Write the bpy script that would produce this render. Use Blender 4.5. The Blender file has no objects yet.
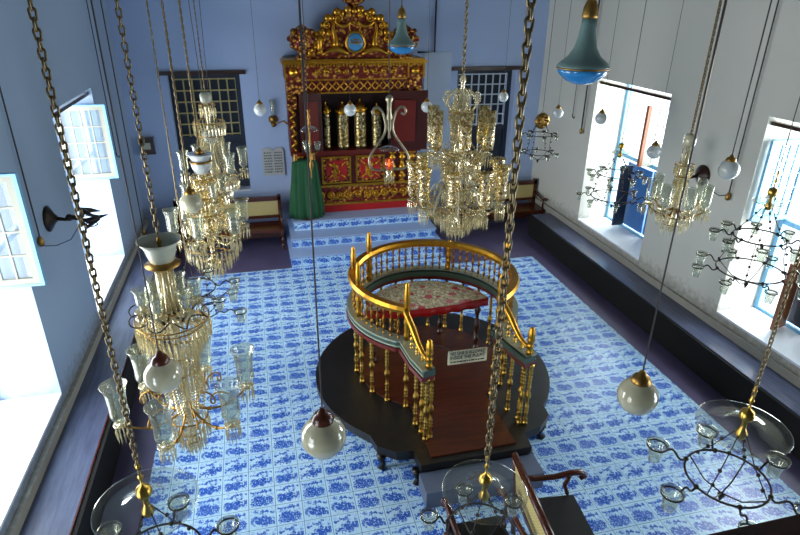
import bpy, math, random
from mathutils import Vector, Matrix
random.seed(7)
PI=math.pi; sin=math.sin; cos=math.cos
SC=bpy.context.scene
COL=SC.collection
# ------------------------------------------------------------------ render look
SC.view_settings.view_transform='Standard'
SC.view_settings.look='None'
SC.view_settings.gamma=1
SC.view_settings.exposure=0.12
SC.view_settings.use_curve_mapping=False
try:
    SC.cycles.transparent_max_bounces=24
    SC.cycles.max_bounces=8
    SC.cycles.diffuse_bounces=4
    SC.cycles.sample_clamp_indirect=6
except Exception: pass

# ------------------------------------------------------------------ materials
def srgb(r,g,b):
    f=lambda c:(c/12.92 if c<=.04045 else ((c+.055)/1.055)**2.4)
    return (f(r/255),f(g/255),f(b/255),1)
class NT:
    def __init__(s,name):
        s.m=bpy.data.materials.new(name); s.m.use_nodes=True
        s.t=s.m.node_tree; s.t.nodes.clear()
        s.out=s.t.nodes.new('ShaderNodeOutputMaterial')
    def n(s,typ,**kw):
        x=s.t.nodes.new(typ)
        for k,v in kw.items():
            if k.startswith('i_'):
                key=k[2:]; key=int(key) if key.isdigit() else key.replace('_',' ')
                if hasattr(v,'bl_idname') or isinstance(v,bpy.types.NodeSocket): s.t.links.new(v,x.inputs[key])
                else: x.inputs[key].default_value=v
            else: setattr(x,k,v)
        return x
    def math(s,op,a,b=None,c=None):
        x=s.t.nodes.new('ShaderNodeMath'); x.operation=op
        for i,v in enumerate((a,b,c)):
            if v is None: continue
            if isinstance(v,bpy.types.NodeSocket): s.t.links.new(v,x.inputs[i])
            else: x.inputs[i].default_value=v
        return x.outputs[0]
    def mix(s,f,a,b):
        x=s.t.nodes.new('ShaderNodeMix'); x.data_type='RGBA'
        for i,v in ((0,f),(6,a),(7,b)):
            if isinstance(v,bpy.types.NodeSocket): s.t.links.new(v,x.inputs[i])
            else: x.inputs[i].default_value=v
        return x.outputs[2]
    def noise(s,scale,detail=4,vec=None,rough=.55,out='Fac'):
        x=s.n('ShaderNodeTexNoise'); x.inputs['Scale'].default_value=scale; x.inputs['Detail'].default_value=detail
        x.inputs['Roughness'].default_value=rough
        if vec is None: vec=s.obj()
        s.t.links.new(vec,x.inputs['Vector']); return x.outputs[out]
    def obj(s): return s.n('ShaderNodeTexCoord').outputs['Object']
    def pos(s): return s.n('ShaderNodeNewGeometry').outputs['Position']
    def ramp(s,f,stops):
        x=s.n('ShaderNodeValToRGB'); s.t.links.new(f,x.inputs[0]); e=x.color_ramp.elements
        while len(e)<len(stops): e.new(.5)
        for i,(p,c) in enumerate(stops): e[i].position=p; e[i].color=c
        return x.outputs[0]
    def bsdf(s,color,rough=.5,metal=0,bump=None,bstr=.2,bdist=.01,**kw):
        b=s.n('ShaderNodeBsdfPrincipled')
        for k,v in (('Base Color',color),('Roughness',rough),('Metallic',metal)):
            if isinstance(v,bpy.types.NodeSocket): s.t.links.new(v,b.inputs[k])
            else: b.inputs[k].default_value=v
        for k,v in kw.items(): b.inputs[k.replace('_',' ')].default_value=v
        if bump is not None:
            bn=s.n('ShaderNodeBump'); bn.inputs['Strength'].default_value=bstr; bn.inputs['Distance'].default_value=bdist
            s.t.links.new(bump,bn.inputs['Height']); s.t.links.new(bn.outputs[0],b.inputs['Normal'])
        s.t.links.new(b.outputs[0],s.out.inputs[0]); return s.m
def plain(name,c,rough=.5,metal=0,var=.12,scale=9,bstr=.1,**kw):
    t=NT(name); n=t.noise(scale,4)
    d=tuple(x*(1-var) for x in c[:3])+(1,); l=tuple(min(1,x*(1+var)) for x in c[:3])+(1,)
    return t.bsdf(t.mix(n,d,l),rough,metal,n,bstr,.004,**kw)
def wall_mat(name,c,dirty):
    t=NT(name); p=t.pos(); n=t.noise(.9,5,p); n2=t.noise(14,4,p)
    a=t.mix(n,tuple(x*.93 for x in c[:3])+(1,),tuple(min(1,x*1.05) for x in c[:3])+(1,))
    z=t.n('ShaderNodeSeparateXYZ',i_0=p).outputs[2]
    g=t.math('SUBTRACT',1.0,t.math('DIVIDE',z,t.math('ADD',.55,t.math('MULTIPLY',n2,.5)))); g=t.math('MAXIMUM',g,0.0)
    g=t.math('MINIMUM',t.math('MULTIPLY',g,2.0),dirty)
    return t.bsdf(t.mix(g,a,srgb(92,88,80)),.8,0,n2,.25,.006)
def wood(name,c1,c2,rough=.35,scale=3,axis=1,spec=.5):
    t=NT(name); m=t.n('ShaderNodeMapping'); s=[12,12,12]; s[axis]=1.2; m.inputs['Scale'].default_value=s
    t.t.links.new(t.obj(),m.inputs['Vector']); n=t.noise(scale,6,m.outputs[0],.65)
    return t.bsdf(t.ramp(n,[(.3,c1),(.7,c2)]),rough,0,n,.15,.003)
def tile_mat(name,size,vert,hexw,base_rough=.16):
    t=NT(name); p=t.pos(); sp=t.n('ShaderNodeSeparateXYZ',i_0=p)
    u=t.math('DIVIDE',t.math('SUBTRACT',sp.outputs[0],.12),size)
    v=t.math('DIVIDE',t.math('SUBTRACT',sp.outputs[2 if vert else 1],0.0 if vert else .018),size*(1 if not vert else .769))
    cu=t.math('FLOOR',u); cv=t.math('FLOOR',v); fu=t.math('SUBTRACT',u,cu); fv=t.math('SUBTRACT',v,cv)
    cc=t.n('ShaderNodeCombineXYZ'); t.t.links.new(cu,cc.inputs[0]); t.t.links.new(cv,cc.inputs[1])
    wn=t.n('ShaderNodeTexWhiteNoise'); wn.noise_dimensions='2D'; t.t.links.new(cc.outputs[0],wn.inputs['Vector'])
    # scenes recur row by row in four kinds; some have a sloping bank
    kind=t.math('FLOOR',t.math('MULTIPLY',t.math('FRACT',t.math('ADD',t.math('MULTIPLY',cv,.25),t.math('MULTIPLY',t.math('GREATER_THAN',wn.outputs['Value'],.8),.25))),4.0))
    r=t.math('MULTIPLY',kind,7.3)
    slope=t.math('MULTIPLY',t.math('SUBTRACT',fu,.5),t.math('MULTIPLY',t.math('SUBTRACT',kind,1.0),.16))
    gv=t.math('SUBTRACT',fv,slope)
    q=t.n('ShaderNodeCombineXYZ'); t.t.links.new(fu,q.inputs[0]); t.t.links.new(t.math('MULTIPLY',fv,.72),q.inputs[1]); t.t.links.new(r,q.inputs[2])
    n=t.noise(5.5,6,q.outputs[0],.72)
    n2=t.noise(11,4,q.outputs[0],.65)
    n3=t.noise(17,3,q.outputs[0],.6)
    dx=t.math('ABSOLUTE',t.math('SUBTRACT',fu,.5))
    d1=t.math('SUBTRACT',1.0,t.math('ADD',t.math('MULTIPLY',dx,.9),t.math('MULTIPLY',t.math('ABSOLUTE',t.math('SUBTRACT',gv,.36)),2.7)))
    m1=t.math('GREATER_THAN',t.math('ADD',t.math('ADD',t.math('MULTIPLY',n,.9),t.math('MULTIPLY',n2,.25)),t.math('MULTIPLY',d1,.40)),.70)
    holes=t.math('LESS_THAN',n3,.585)
    m1=t.math('MULTIPLY',m1,holes)
    d2=t.math('SUBTRACT',1.0,t.math('ADD',t.math('MULTIPLY',dx,.6),t.math('MULTIPLY',t.math('ABSOLUTE',t.math('SUBTRACT',gv,.80)),6.0)))
    m2=t.math('GREATER_THAN',t.math('ADD',n2,t.math('MULTIPLY',d2,.26)),.675)
    m3=t.math('GREATER_THAN',n2,.64)
    inside=t.math('MULTIPLY',t.math('LESS_THAN',dx,.44),t.math('LESS_THAN',t.math('ABSOLUTE',t.math('SUBTRACT',fv,.5)),.44))
    ink=t.math('MULTIPLY',t.math('MAXIMUM',t.math('MAXIMUM',m1,m2),m3),inside)
    shade=t.mix(t.math('MULTIPLY',t.math('SUBTRACT',n3,.3),2.4),(.008,.035,.34,1),(.07,.24,.76,1))
    base=t.mix(wn.outputs['Value'],(.45,.69,.88,1),(.52,.75,.92,1))
    wash=t.math('MULTIPLY',t.math('GREATER_THAN',n,.53),t.math('MULTIPLY',inside,.45))
    base=t.mix(wash,base,(.16,.36,.76,1))
    col=t.mix(ink,base,shade)
    ex=t.math('MAXIMUM',dx,t.math('ABSOLUTE',t.math('SUBTRACT',fv,.5)))
    joint=t.math('GREATER_THAN',ex,.488)
    col=t.mix(joint,col,(.10,.20,.34,1))
    wear=t.noise(2.2,4,p)
    rg=t.math('ADD',base_rough,t.math('MULTIPLY',wear,.22))
    return t.bsdf(col,rg,0,t.math('SUBTRACT',1.0,joint),.3,.003)
def glass(name,tint,rough=.05,body=.12,fres=1.35,bodycol=(.8,.85,.8,1),gcol=(.95,.95,.92,1),etch=0):
    t=NT(name)
    lw=t.n('ShaderNodeLayerWeight'); lw.inputs['Blend'].default_value=.35
    tr=t.n('ShaderNodeBsdfTransparent'); tr.inputs[0].default_value=tint
    gl=t.n('ShaderNodeBsdfGlossy'); gl.inputs['Roughness'].default_value=rough; gl.inputs[0].default_value=gcol
    df=t.n('ShaderNodeBsdfDiffuse'); df.inputs[0].default_value=bodycol
    m1=t.n('ShaderNodeMixShader'); m1.inputs[0].default_value=body
    if etch:
        vo=t.n('ShaderNodeTexVoronoi'); vo.inputs['Scale'].default_value=etch; t.t.links.new(t.obj(),vo.inputs['Vector']); t.t.links.new(t.math('MULTIPLY',t.math('LESS_THAN',vo.outputs['Distance'],.42),body*1.7),m1.inputs[0])
        bn=t.n('ShaderNodeBump'); bn.inputs['Strength'].default_value=.8; bn.inputs['Distance'].default_value=.01; t.t.links.new(vo.outputs['Distance'],bn.inputs['Height']); t.t.links.new(bn.outputs[0],gl.inputs['Normal'])
    t.t.links.new(tr.outputs[0],m1.inputs[1]); t.t.links.new(df.outputs[0],m1.inputs[2])
    m2=t.n('ShaderNodeMixShader')
    f=t.math('MINIMUM',t.math('ADD',t.math('MULTIPLY',t.math('POWER',lw.outputs['Facing'],2.2),.75),.07*fres),.9)
    t.t.links.new(f,m2.inputs[0]); t.t.links.new(m1.outputs[0],m2.inputs[1]); t.t.links.new(gl.outputs[0],m2.inputs[2])
    t.t.links.new(m2.outputs[0],t.out.inputs[0]); return t.m
M={}
M['wall_l']=wall_mat('wall_tint_left_light',srgb(148,168,190),.75)  # walls share one paint; this tint carries the left wall's light
M['wall_r']=wall_mat('wall_tint_right_light',srgb(204,204,192),.6)  # same paint, greyer tint for how this side is lit
M['wall_b']=wall_mat('wall_tint_back_light',srgb(174,194,228),.3)  # same paint, tinted for the light on the far wall
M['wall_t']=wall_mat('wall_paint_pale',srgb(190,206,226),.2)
M['white']=plain('white_paint',srgb(225,230,236),.6,0,.04)
M['ceil']=plain('ceiling_paint',srgb(128,130,132),.8,0,.05)  # ceiling out of view; grey picked to dim the bounced light
M['tile']=tile_mat('blue_willow_tile',.26,False,0)
M['riser']=tile_mat('blue_riser_tile',.26,True,0)
M['purple']=plain('violet_floor',srgb(86,78,108),.38,0,.15,3)
M['step']=plain('step_stone',srgb(150,172,208),.4,0,.08,5)
M['benchtop']=wood('bench_top',srgb(58,64,86),srgb(88,96,122),.28,2,1)
M['benchfront_shade']=wood('bench_front',srgb(4,3,3),srgb(7,6,5),.95,2,1)  # black front boards, with the shadow along them put into the colour
M['darkwood']=wood('dark_wood',srgb(34,18,12),srgb(66,34,20),.3,2,0)
M['chairwood']=wood('chair_wood',srgb(48,22,12),srgb(96,44,24),.25,3,0)
M['floorwood']=wood('pulpit_floor_wood',srgb(44,19,9),srgb(84,36,16),.3,1.6,0)
M['blackwood']=wood('black_lacquer',srgb(6,6,6),srgb(20,18,16),.42,2,0)
t=NT('cane'); 
w=t.n('ShaderNodeTexChecker'); w.inputs['Scale'].default_value=70; t.t.links.new(t.obj(),w.inputs['Vector']); n=t.noise(4)
M['cane']=t.bsdf(t.mix(w.outputs['Fac'],srgb(206,190,128),srgb(178,158,98)),.6,0,n,.1)
def brass_mat(name,c1,c2,rough=.22):
    t=NT(name); n=t.noise(20,4); return t.bsdf(t.mix(n,c1,c2),t.math('ADD',rough,t.math('MULTIPLY',n,.15)),1.0,n,.12,.002)
M['brass']=brass_mat('brass',srgb(168,128,48),srgb(226,186,92))
M['oldbrass']=brass_mat('old_brass',srgb(130,96,46),srgb(186,146,78),.32)
M['goldpaint']=brass_mat('golden_wood',srgb(172,116,30),srgb(224,170,62),.26)
M['oldgold']=brass_mat('dark_gold',srgb(110,74,26),srgb(176,128,50),.3)
M['iron']=plain('dark_iron',srgb(52,46,40),.45,.7)
M['chain']=plain('chain_iron',srgb(128,112,80),.38,.8,.25,30)
M['cord']=plain('cord',srgb(64,58,58),.7)
t=NT('carved_gilt'); v=t.n('ShaderNodeTexVoronoi'); v.inputs['Scale'].default_value=17; t.t.links.new(t.obj(),v.inputs['Vector'])
n=t.noise(12,5); f=t.math('ADD',v.outputs['Distance'],t.math('MULTIPLY',n,.35))
M['carved']=t.bsdf(t.ramp(f,[(.42,srgb(220,164,62)),(.62,srgb(160,104,36)),(.78,srgb(96,30,14))]),.35,.55,t.math('SUBTRACT',1.0,f),.9,.02)
t=NT('carved_dark'); v=t.n('ShaderNodeTexVoronoi'); v.inputs['Scale'].default_value=14; t.t.links.new(t.obj(),v.inputs['Vector']); n=t.noise(10,5); f=t.math('ADD',v.outputs['Distance'],t.math('MULTIPLY',n,.35))
M['carvedd']=t.bsdf(t.ramp(f,[(.38,srgb(214,156,60)),(.56,srgb(150,90,32)),(.74,srgb(110,30,16))]),.4,.4,t.math('SUBTRACT',1.0,f),.9,.02)
M['red']=plain('red_paint',srgb(168,26,24),.35,0,.1)
M['darkred']=plain('dark_red_wood',srgb(96,26,18),.3,0,.15)
M['maroon']=plain('maroon_door',srgb(62,20,13),.3,0,.15,4)
M['interior']=plain('ark_interior',srgb(42,14,12),.7)
t=NT('embossed_silver'); v=t.n('ShaderNodeTexVoronoi'); v.inputs['Scale'].default_value=26; t.t.links.new(t.obj(),v.inputs['Vector'])
M['torah']=t.bsdf(t.ramp(v.outputs['Distance'],[(.2,srgb(214,206,170)),(.5,srgb(150,128,70)),(.8,srgb(80,62,30))]),.3,.8,v.outputs['Distance'],.8,.01)
M['medal']=plain('blue_enamel',srgb(66,132,176),.3,0,.1)
M['green']=plain('green_velvet',srgb(16,74,38),.8,0,.3,6,.2)
M['sillgreen']=plain('sill_green',srgb(66,86,74),.3,.2,.15)
M['sillstripe']=plain('sill_stripe',srgb(150,160,140),.3,.3,.1)
M['plaque']=plain('tablet_stone',srgb(184,186,180),.6,0,.1,20)
M['lettering']=plain('lettering_dark',srgb(90,92,92),.6)
M['black']=plain('black_paint',srgb(16,16,18),.5)
M['signface']=plain('sign_face',srgb(250,246,206),.5,0,.03)
M['winwood']=plain('window_frame_white',srgb(214,226,236),.5,0,.04)
M['wingrey']=plain('window_bar_grey',srgb(140,140,126),.5,0,.06)
M['winblue']=plain('window_frame_blue',srgb(120,178,214),.5,0,.06)
M['shutter']=plain('blue_shutter',srgb(58,112,176),.5,0,.12,4)
M['shutterdk']=plain('dark_shutter',srgb(34,44,60),.5,0,.12,4)
M['brownwood']=wood('brown_shutter',srgb(110,58,26),srgb(150,86,42),.5,2,2)
M['pane']=glass('window_pane',(.93,.97,1,1),.02,.05)
M['glass']=glass('clear_glass',(.90,.92,.88,1),.05,.09,1.2,(.70,.72,.62,1),(.95,.92,.82,1))
M['crystal']=glass('crystal',(.84,.80,.66,1),.10,.36,3.0,(.74,.68,.42,1),(1,.93,.74,1))
M['amber']=glass('etched_amber_glass',(.88,.80,.52,1),.12,.40,2.2,(.78,.68,.40,1),(1,.94,.78,1),34)
M['smoke']=glass('smoke_bell_glass',(.90,.91,.88,1),.05,.04,.7,(.6,.62,.58,1),(.95,.93,.86,1))
M['silver']=brass_mat('dull_silver',srgb(150,140,116),srgb(206,196,168),.3)
M['stepdk']=plain('grey_step',srgb(84,94,112),.4,0,.1,5)
M['frost']=plain('frosted_glass',srgb(192,192,168),.25,0,.04,30,.05,Subsurface_Weight=.0)
M['opal']=plain('milk_glass',srgb(188,182,150),.08,0,.05,3,.0,Coat_Weight=.6)
M['opalw']=plain('white_milk_glass',srgb(196,202,200),.1,0,.05,3,.0,Coat_Weight=.5)
M['bell']=plain('green_grey_shade',srgb(104,130,126),.3,0,.06,8)
M['bellblue']=plain('blue_glass_bowl',srgb(40,128,190),.1,0,.08,8,.0,Coat_Weight=.5)
t=NT('floral'); v=t.n('ShaderNodeTexVoronoi'); v.inputs['Scale'].default_value=6.5; t.t.links.new(t.obj(),v.inputs['Vector']); n=t.noise(16,4)
fl=t.math('LESS_THAN',t.math('ADD',v.outputs['Distance'],t.math('MULTIPLY',n,.5)),.60)
c0=t.ramp(n,[(.42,srgb(232,216,180)),(.5,srgb(150,140,92)),(.58,srgb(236,224,194))])
sx=t.n('ShaderNodeSeparateColor'); t.t.links.new(v.outputs['Color'],sx.inputs[0])
c1=t.mix(sx.outputs[0],srgb(196,36,54),srgb(214,140,140))
M['floral']=t.bsdf(t.mix(fl,c0,c1),.8)
t=NT('flame'); e=t.n('ShaderNodeEmission'); e.inputs[0].default_value=(1,.35,.05,1); e.inputs[1].default_value=9; t.t.links.new(e.outputs[0],t.out.inputs[0]); M['flame']=t.m
M['redglass']=glass('red_lamp_glass',(.9,.45,.2,1),.1,.35,1.5,(.8,.3,.08,1))

# ------------------------------------------------------------------ mesh builder
class MB:
    def __init__(s): s.v=[]; s.f=[]; s.sm=[]; s.mi=[]; s.M=Matrix.Identity(4)
    def add(s,vs,fs,smooth=False,mi=0):
        o=len(s.v); s.v+= [tuple(s.M@Vector(p)) for p in vs]
        for f in fs: s.f.append(tuple(i+o for i in f)); s.sm.append(smooth); s.mi.append(mi)
        return s
    def box(s,x0,x1,y0,y1,z0,z1,mi=0):
        v=[(x,y,z) for z in(z0,z1) for y in(y0,y1) for x in(x0,x1)]
        return s.add(v,[(0,2,3,1),(4,5,7,6),(0,1,5,4),(2,6,7,3),(0,4,6,2),(1,3,7,5)],False,mi)
    def cbox(s,c,sz,rz=0,mi=0):
        v=[]
        for z in(-.5,.5):
            for y in(-.5,.5):
                for x in(-.5,.5):
                    a,b=x*sz[0],y*sz[1]; v.append((c[0]+a*cos(rz)-b*sin(rz),c[1]+a*sin(rz)+b*cos(rz),c[2]+z*sz[2]))
        return s.add(v,[(0,2,3,1),(4,5,7,6),(0,1,5,4),(2,6,7,3),(0,4,6,2),(1,3,7,5)],False,mi)
    def lathe(s,prof,n=16,at=(0,0,0),mi=0,smooth=True,sy=1,axis='z'):
        vs=[];fs=[]
        for (r,z) in prof:
            for k in range(n):
                a=2*PI*k/n; x,y=r*cos(a),r*sin(a)*sy
                if axis=='z': q=(at[0]+x,at[1]+y,at[2]+z)
                elif axis=='y': q=(at[0]+x,at[1]-z,at[2]+y)
                else: q=(at[0]+z,at[1]+x,at[2]+y)
                vs.append(q)
        for i in range(len(prof)-1):
            for k in range(n):
                k2=(k+1)%n; fs.append((i*n+k,i*n+k2,(i+1)*n+k2,(i+1)*n+k))
        if prof[0][0]>1e-4: fs.append(tuple(range(n-1,-1,-1))) if prof[0][0]<=.5 and s_closed(prof) else None
        if prof[-1][0]>1e-4 and s_closed(prof): fs.append(tuple((len(prof)-1)*n+k for k in range(n)))
        fs=[f for f in fs if f]
        return s.add(vs,fs,smooth,mi)
    def shell(s,prof,n=20,at=(0,0,0),mi=0,th=.004):
        # open thin-walled glass: outer profile and back along the inside
        inner=[(max(r-th,.0005),z) for r,z in reversed(prof)]
        global CLOSED; CLOSED=False
        r=s.lathe(prof+inner,n,at,mi); CLOSED=True; return r
    def ball(s,c,r,n=10,mi=0,sx=1,sy=1,sz=1):
        m=max(4,n//2+1); vs=[(c[0],c[1],c[2]-r*sz)];fs=[]
        for i in range(1,m):
            ph=-PI/2+PI*i/m
            for k in range(n): vs.append((c[0]+r*sx*cos(ph)*cos(2*PI*k/n),c[1]+r*sy*cos(ph)*sin(2*PI*k/n),c[2]+r*sz*sin(ph)))
        vs.append((c[0],c[1],c[2]+r*sz)); L=len(vs)-1
        for k in range(n): fs.append((0,1+(k+1)%n,1+k)); fs.append((L,L-n+k,L-n+(k+1)%n))
        for i in range(m-2):
            for k in range(n):
                a=1+i*n; k2=(k+1)%n; fs.append((a+k,a+k2,a+n+k2,a+n+k))
        return s.add(vs,fs,True,mi)
    def gem(s,c,r,h,n=6,mi=0,up=.3):
        vs=[(c[0],c[1],c[2]+h*up)]+[(c[0]+r*cos(2*PI*k/n),c[1]+r*sin(2*PI*k/n),c[2]) for k in range(n)]+[(c[0],c[1],c[2]-h*(1-up))]
        fs=[(0,1+k,1+(k+1)%n) for k in range(n)]+[(n+1,1+(k+1)%n,1+k) for k in range(n)]
        return s.add(vs,fs,False,mi)
    def tube(s,pts,r,n=6,closed=False,mi=0):
        pts=[Vector(p) for p in pts]; N=len(pts); rr=r if isinstance(r,(list,tuple)) else [r]*N
        vs=[];fs=[]; prev=None
        for i,p in enumerate(pts):
            if closed: d=pts[(i+1)%N]-pts[i-1]
            else: d=pts[min(i+1,N-1)]-pts[max(i-1,0)]
            if d.length<1e-9: d=Vector((0,0,1))
            d.normalize()
            if prev is None:
                a=Vector((0,0,1)) if abs(d.z)<.9 else Vector((1,0,0)); u=d.cross(a).normalized()
            else:
                u=prev-d*prev.dot(d)
                if u.length<1e-6: u=d.orthogonal()
                u.normalize()
            prev=u; w=d.cross(u)
            for k in range(n): vs.append(tuple(p+(u*cos(2*PI*k/n)+w*sin(2*PI*k/n))*rr[i]))
        R=N if closed else N-1
        for i in range(R):
            j=(i+1)%N
            for k in range(n): fs.append((i*n+k,i*n+(k+1)%n,j*n+(k+1)%n,j*n+k))
        if not closed: fs.append(tuple(range(n-1,-1,-1))); fs.append(tuple((N-1)*n+k for k in range(n)))
        return s.add(vs,fs,True,mi)
    def ring(s,c,R,r,n=24,m=6,mi=0,axis='z'):
        P=[]
        for k in range(n):
            a=2*PI*k/n
            if axis=='z': P.append((c[0]+R*cos(a),c[1]+R*sin(a),c[2]))
            elif axis=='y': P.append((c[0]+R*cos(a),c[1],c[2]+R*sin(a)))
            else: P.append((c[0],c[1]+R*cos(a),c[2]+R*sin(a)))
        return s.tube(P,r,m,True,mi)
    def prism(s,poly,y0,y1,mi=0):     # polygon in x,z pushed along y
        n=len(poly); vs=[(x,y0,z) for x,z in poly]+[(x,y1,z) for x,z in poly]
        fs=[tuple(range(n)),tuple(range(2*n-1,n-1,-1))]+[(i,i+n,(i+1)%n+n,(i+1)%n) for i in range(n)]
        return s.add(vs,fs,False,mi)
    def slab(s,poly,z0,z1,mi=0):      # polygon in x,y
        n=len(poly); vs=[(x,y,z0) for x,y in poly]+[(x,y,z1) for x,y in poly]
        fs=[tuple(range(n-1,-1,-1)),tuple(range(n,2*n))]+[(i,(i+1)%n,(i+1)%n+n,i+n) for i in range(n)]
        return s.add(vs,fs,False,mi)
    def sweep(s,path,prof,mi=0,closed=False):  # profile (offset outward, z) swept along a horizontal path of (x,y,z)
        N=len(path); m=len(prof); vs=[];fs=[]
        for i,p in enumerate(path):
            a=Vector(path[max(i-1,0)] if not closed else path[i-1]); b=Vector(path[min(i+1,N-1)] if not closed else path[(i+1)%N])
            d=(b-a); d.z=0; d.normalize(); nn=Vector((d.y,-d.x,0))
            for (o,z) in prof: vs.append((p[0]+nn.x*o,p[1]+nn.y*o,p[2]+z))
        for i in range(N if closed else N-1):
            j=(i+1)%N
            for k in range(m): k2=(k+1)%m; fs.append((i*m+k,j*m+k,j*m+k2,i*m+k2))
        if not closed: fs.append(tuple(range(m))); fs.append(tuple((N-1)*m+k for k in range(m-1,-1,-1)))
        return s.add(vs,fs,False,mi)
    def build(s,name,mats,parent=None,loc=None,rz=0):
        me=bpy.data.meshes.new(name); me.from_pydata(s.v,[],s.f); me.update()
        for i,p in enumerate(me.polygons): p.use_smooth=s.sm[i]; p.material_index=s.mi[i]
        for m in (mats if isinstance(mats,(list,tuple)) else [mats]): me.materials.append(M[m] if isinstance(m,str) else m)
        o=bpy.data.objects.new(name,me); COL.objects.link(o)
        if parent: o.parent=parent
        if loc: o.location=loc
        o.rotation_euler[2]=rz
        return o
CLOSED=True
def s_closed(p): return CLOSED
def tag(o,label=None,cat=None,group=None,kind=None):
    if label: o['label']=label
    if cat: o['category']=cat
    if group: o['group']=group
    if kind: o['kind']=kind
    return o
def empty(name,loc,rz=0):
    o=bpy.data.objects.new(name,None); COL.objects.link(o); o.location=loc; o.rotation_euler[2]=rz; o.empty_display_size=.1; return o
def thing(name,loc,label,cat,group=None,rz=0): return tag(empty(name,loc,rz),label,cat,group)
def struct(o): o['kind']='structure'; return o
def copy_tree(o,parent=None,loc=None,rz=None):
    c=o.copy(); COL.objects.link(c)
    if parent is not None: c.parent=parent
    if loc is not None: c.location=loc
    if rz is not None: c.rotation_euler[2]=rz
    for ch in list(o.children): copy_tree(ch,c)
    return c
def wave(n): return [2*PI*k/n for k in range(n)]

# ------------------------------------------------------------------ room
XL,XR,YB,YF,ZC=-2.3,6.05,-2.6,11.9,6.2
W=[(7.7,9.72),(3.88,5.88),(0.1,2.0)]; ZS,ZT=.65,3.36; TH=.72
def side_wall(name,x0,x1,mat):
    b=MB(); ys=[YB]+[y for w in sorted(W) for y in w]+[YF]
    for i in range(0,len(ys),2): b.box(x0,x1,ys[i],ys[i+1],0,ZC)
    for w in W: b.box(x0,x1,w[0],w[1],0,ZS); b.box(x0,x1,w[0],w[1],ZT,ZC)
    return struct(b.build(name,mat))
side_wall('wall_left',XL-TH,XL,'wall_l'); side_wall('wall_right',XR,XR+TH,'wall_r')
# far wall with two window niches and the recess of the ark
b=MB(); N=[(-1.5,-.2,1.0,3.28),(4.15,5.45,.95,3.28)]
b.box(XL-TH,N[0][0],YF,YF+.6,0,ZC); b.box(N[0][1],1.2,YF,YF+.6,0,ZC); b.box(2.7,N[1][0],YF,YF+.6,0,ZC); b.box(N[1][1],XR+TH,YF,YF+.6,0,ZC)
for n_ in N: b.box(n_[0],n_[1],YF,YF+.6,0,n_[2]); b.box(n_[0],n_[1],YF,YF+.6,n_[3],ZC)
b.box(1.2,2.7,YF,YF+.6,0,1.8); b.box(1.2,2.7,YF,YF+.6,3.0,ZC)
b.box(1.2,2.7,YF+.45,YF+.6,1.8,3.0)
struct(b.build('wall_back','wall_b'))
b=MB(); b.box(XL-TH,XR+TH,YB-.3,YB,0,ZC); struct(b.build('wall_front','wall_l'))
b=MB(); b.box(XL-TH,XR+TH,YB-.3,YF+.6,ZC,ZC+.2); struct(b.build('ceiling','ceil'))
TX0,TX1,TY0,TY1=-1.40,5.10,-2.6,10.08
b=MB(); b.box(XL-TH,XR+TH,YB-.3,YF+.6,-.2,-.004,1); b.box(TX0,TX1,TY0,9.62,-.004,0,0); b.box(TX0,.44,9.62,TY1,-.004,0,0)
b.box(.44,3.4,9.62,10.15,-.004,0,0)
struct(b.build('floor',['tile','purple']))
for nm,x0,x1 in(('baseboard_left',XL,XL+.05),('baseboard_right',XR-.05,XR)):
    b=MB(); b.box(x0,x1,YB,YF-.02,.45,.56); struct(b.build(nm,'wall_r'))

def sash_mesh(w,h,nx,ny,mat,th=.04,fr=.06,bar=.018):
    b=MB(); b.box(0,w,-th/2,th/2,0,fr); b.box(0,w,-th/2,th/2,h-fr,h); b.box(0,fr,-th/2,th/2,fr,h-fr); b.box(w-fr,w,-th/2,th/2,fr,h-fr)
    for i in range(1,nx): x=fr+(w-2*fr)*i/nx; b.box(x-bar/2,x+bar/2,-th/3,th/3,fr,h-fr)
    for i in range(1,ny): z=fr+(h-2*fr)*i/ny; b.box(fr,w-fr,-th/3+.001,th/3-.001,z-bar/2,z+bar/2)
    g=MB(); g.box(fr,w-fr,-.003,.003,fr,h-fr)
    return b,g
def add_sash(parent,loc,rz,w,h,nx,ny,mat):
    b,g=sash_mesh(w,h,nx,ny,mat); o=b.build('sash',mat,parent,loc,rz); g.build('pane','pane',o); return o
def shutter(parent,loc,rz,w,h,mat,name='shutter'):
    b=MB(); b.box(0,w,-.02,.02,0,h); 
    for z0,z1 in((.08,h/2-.05),(h/2+.05,h-.08)): b.box(.08,w-.08,-.032,-.02,z0,z1); b.box(.08,w-.08,.02,.032,z0,z1)
    o=b.build(name,mat,parent,loc,rz); return o
wi=0
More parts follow.
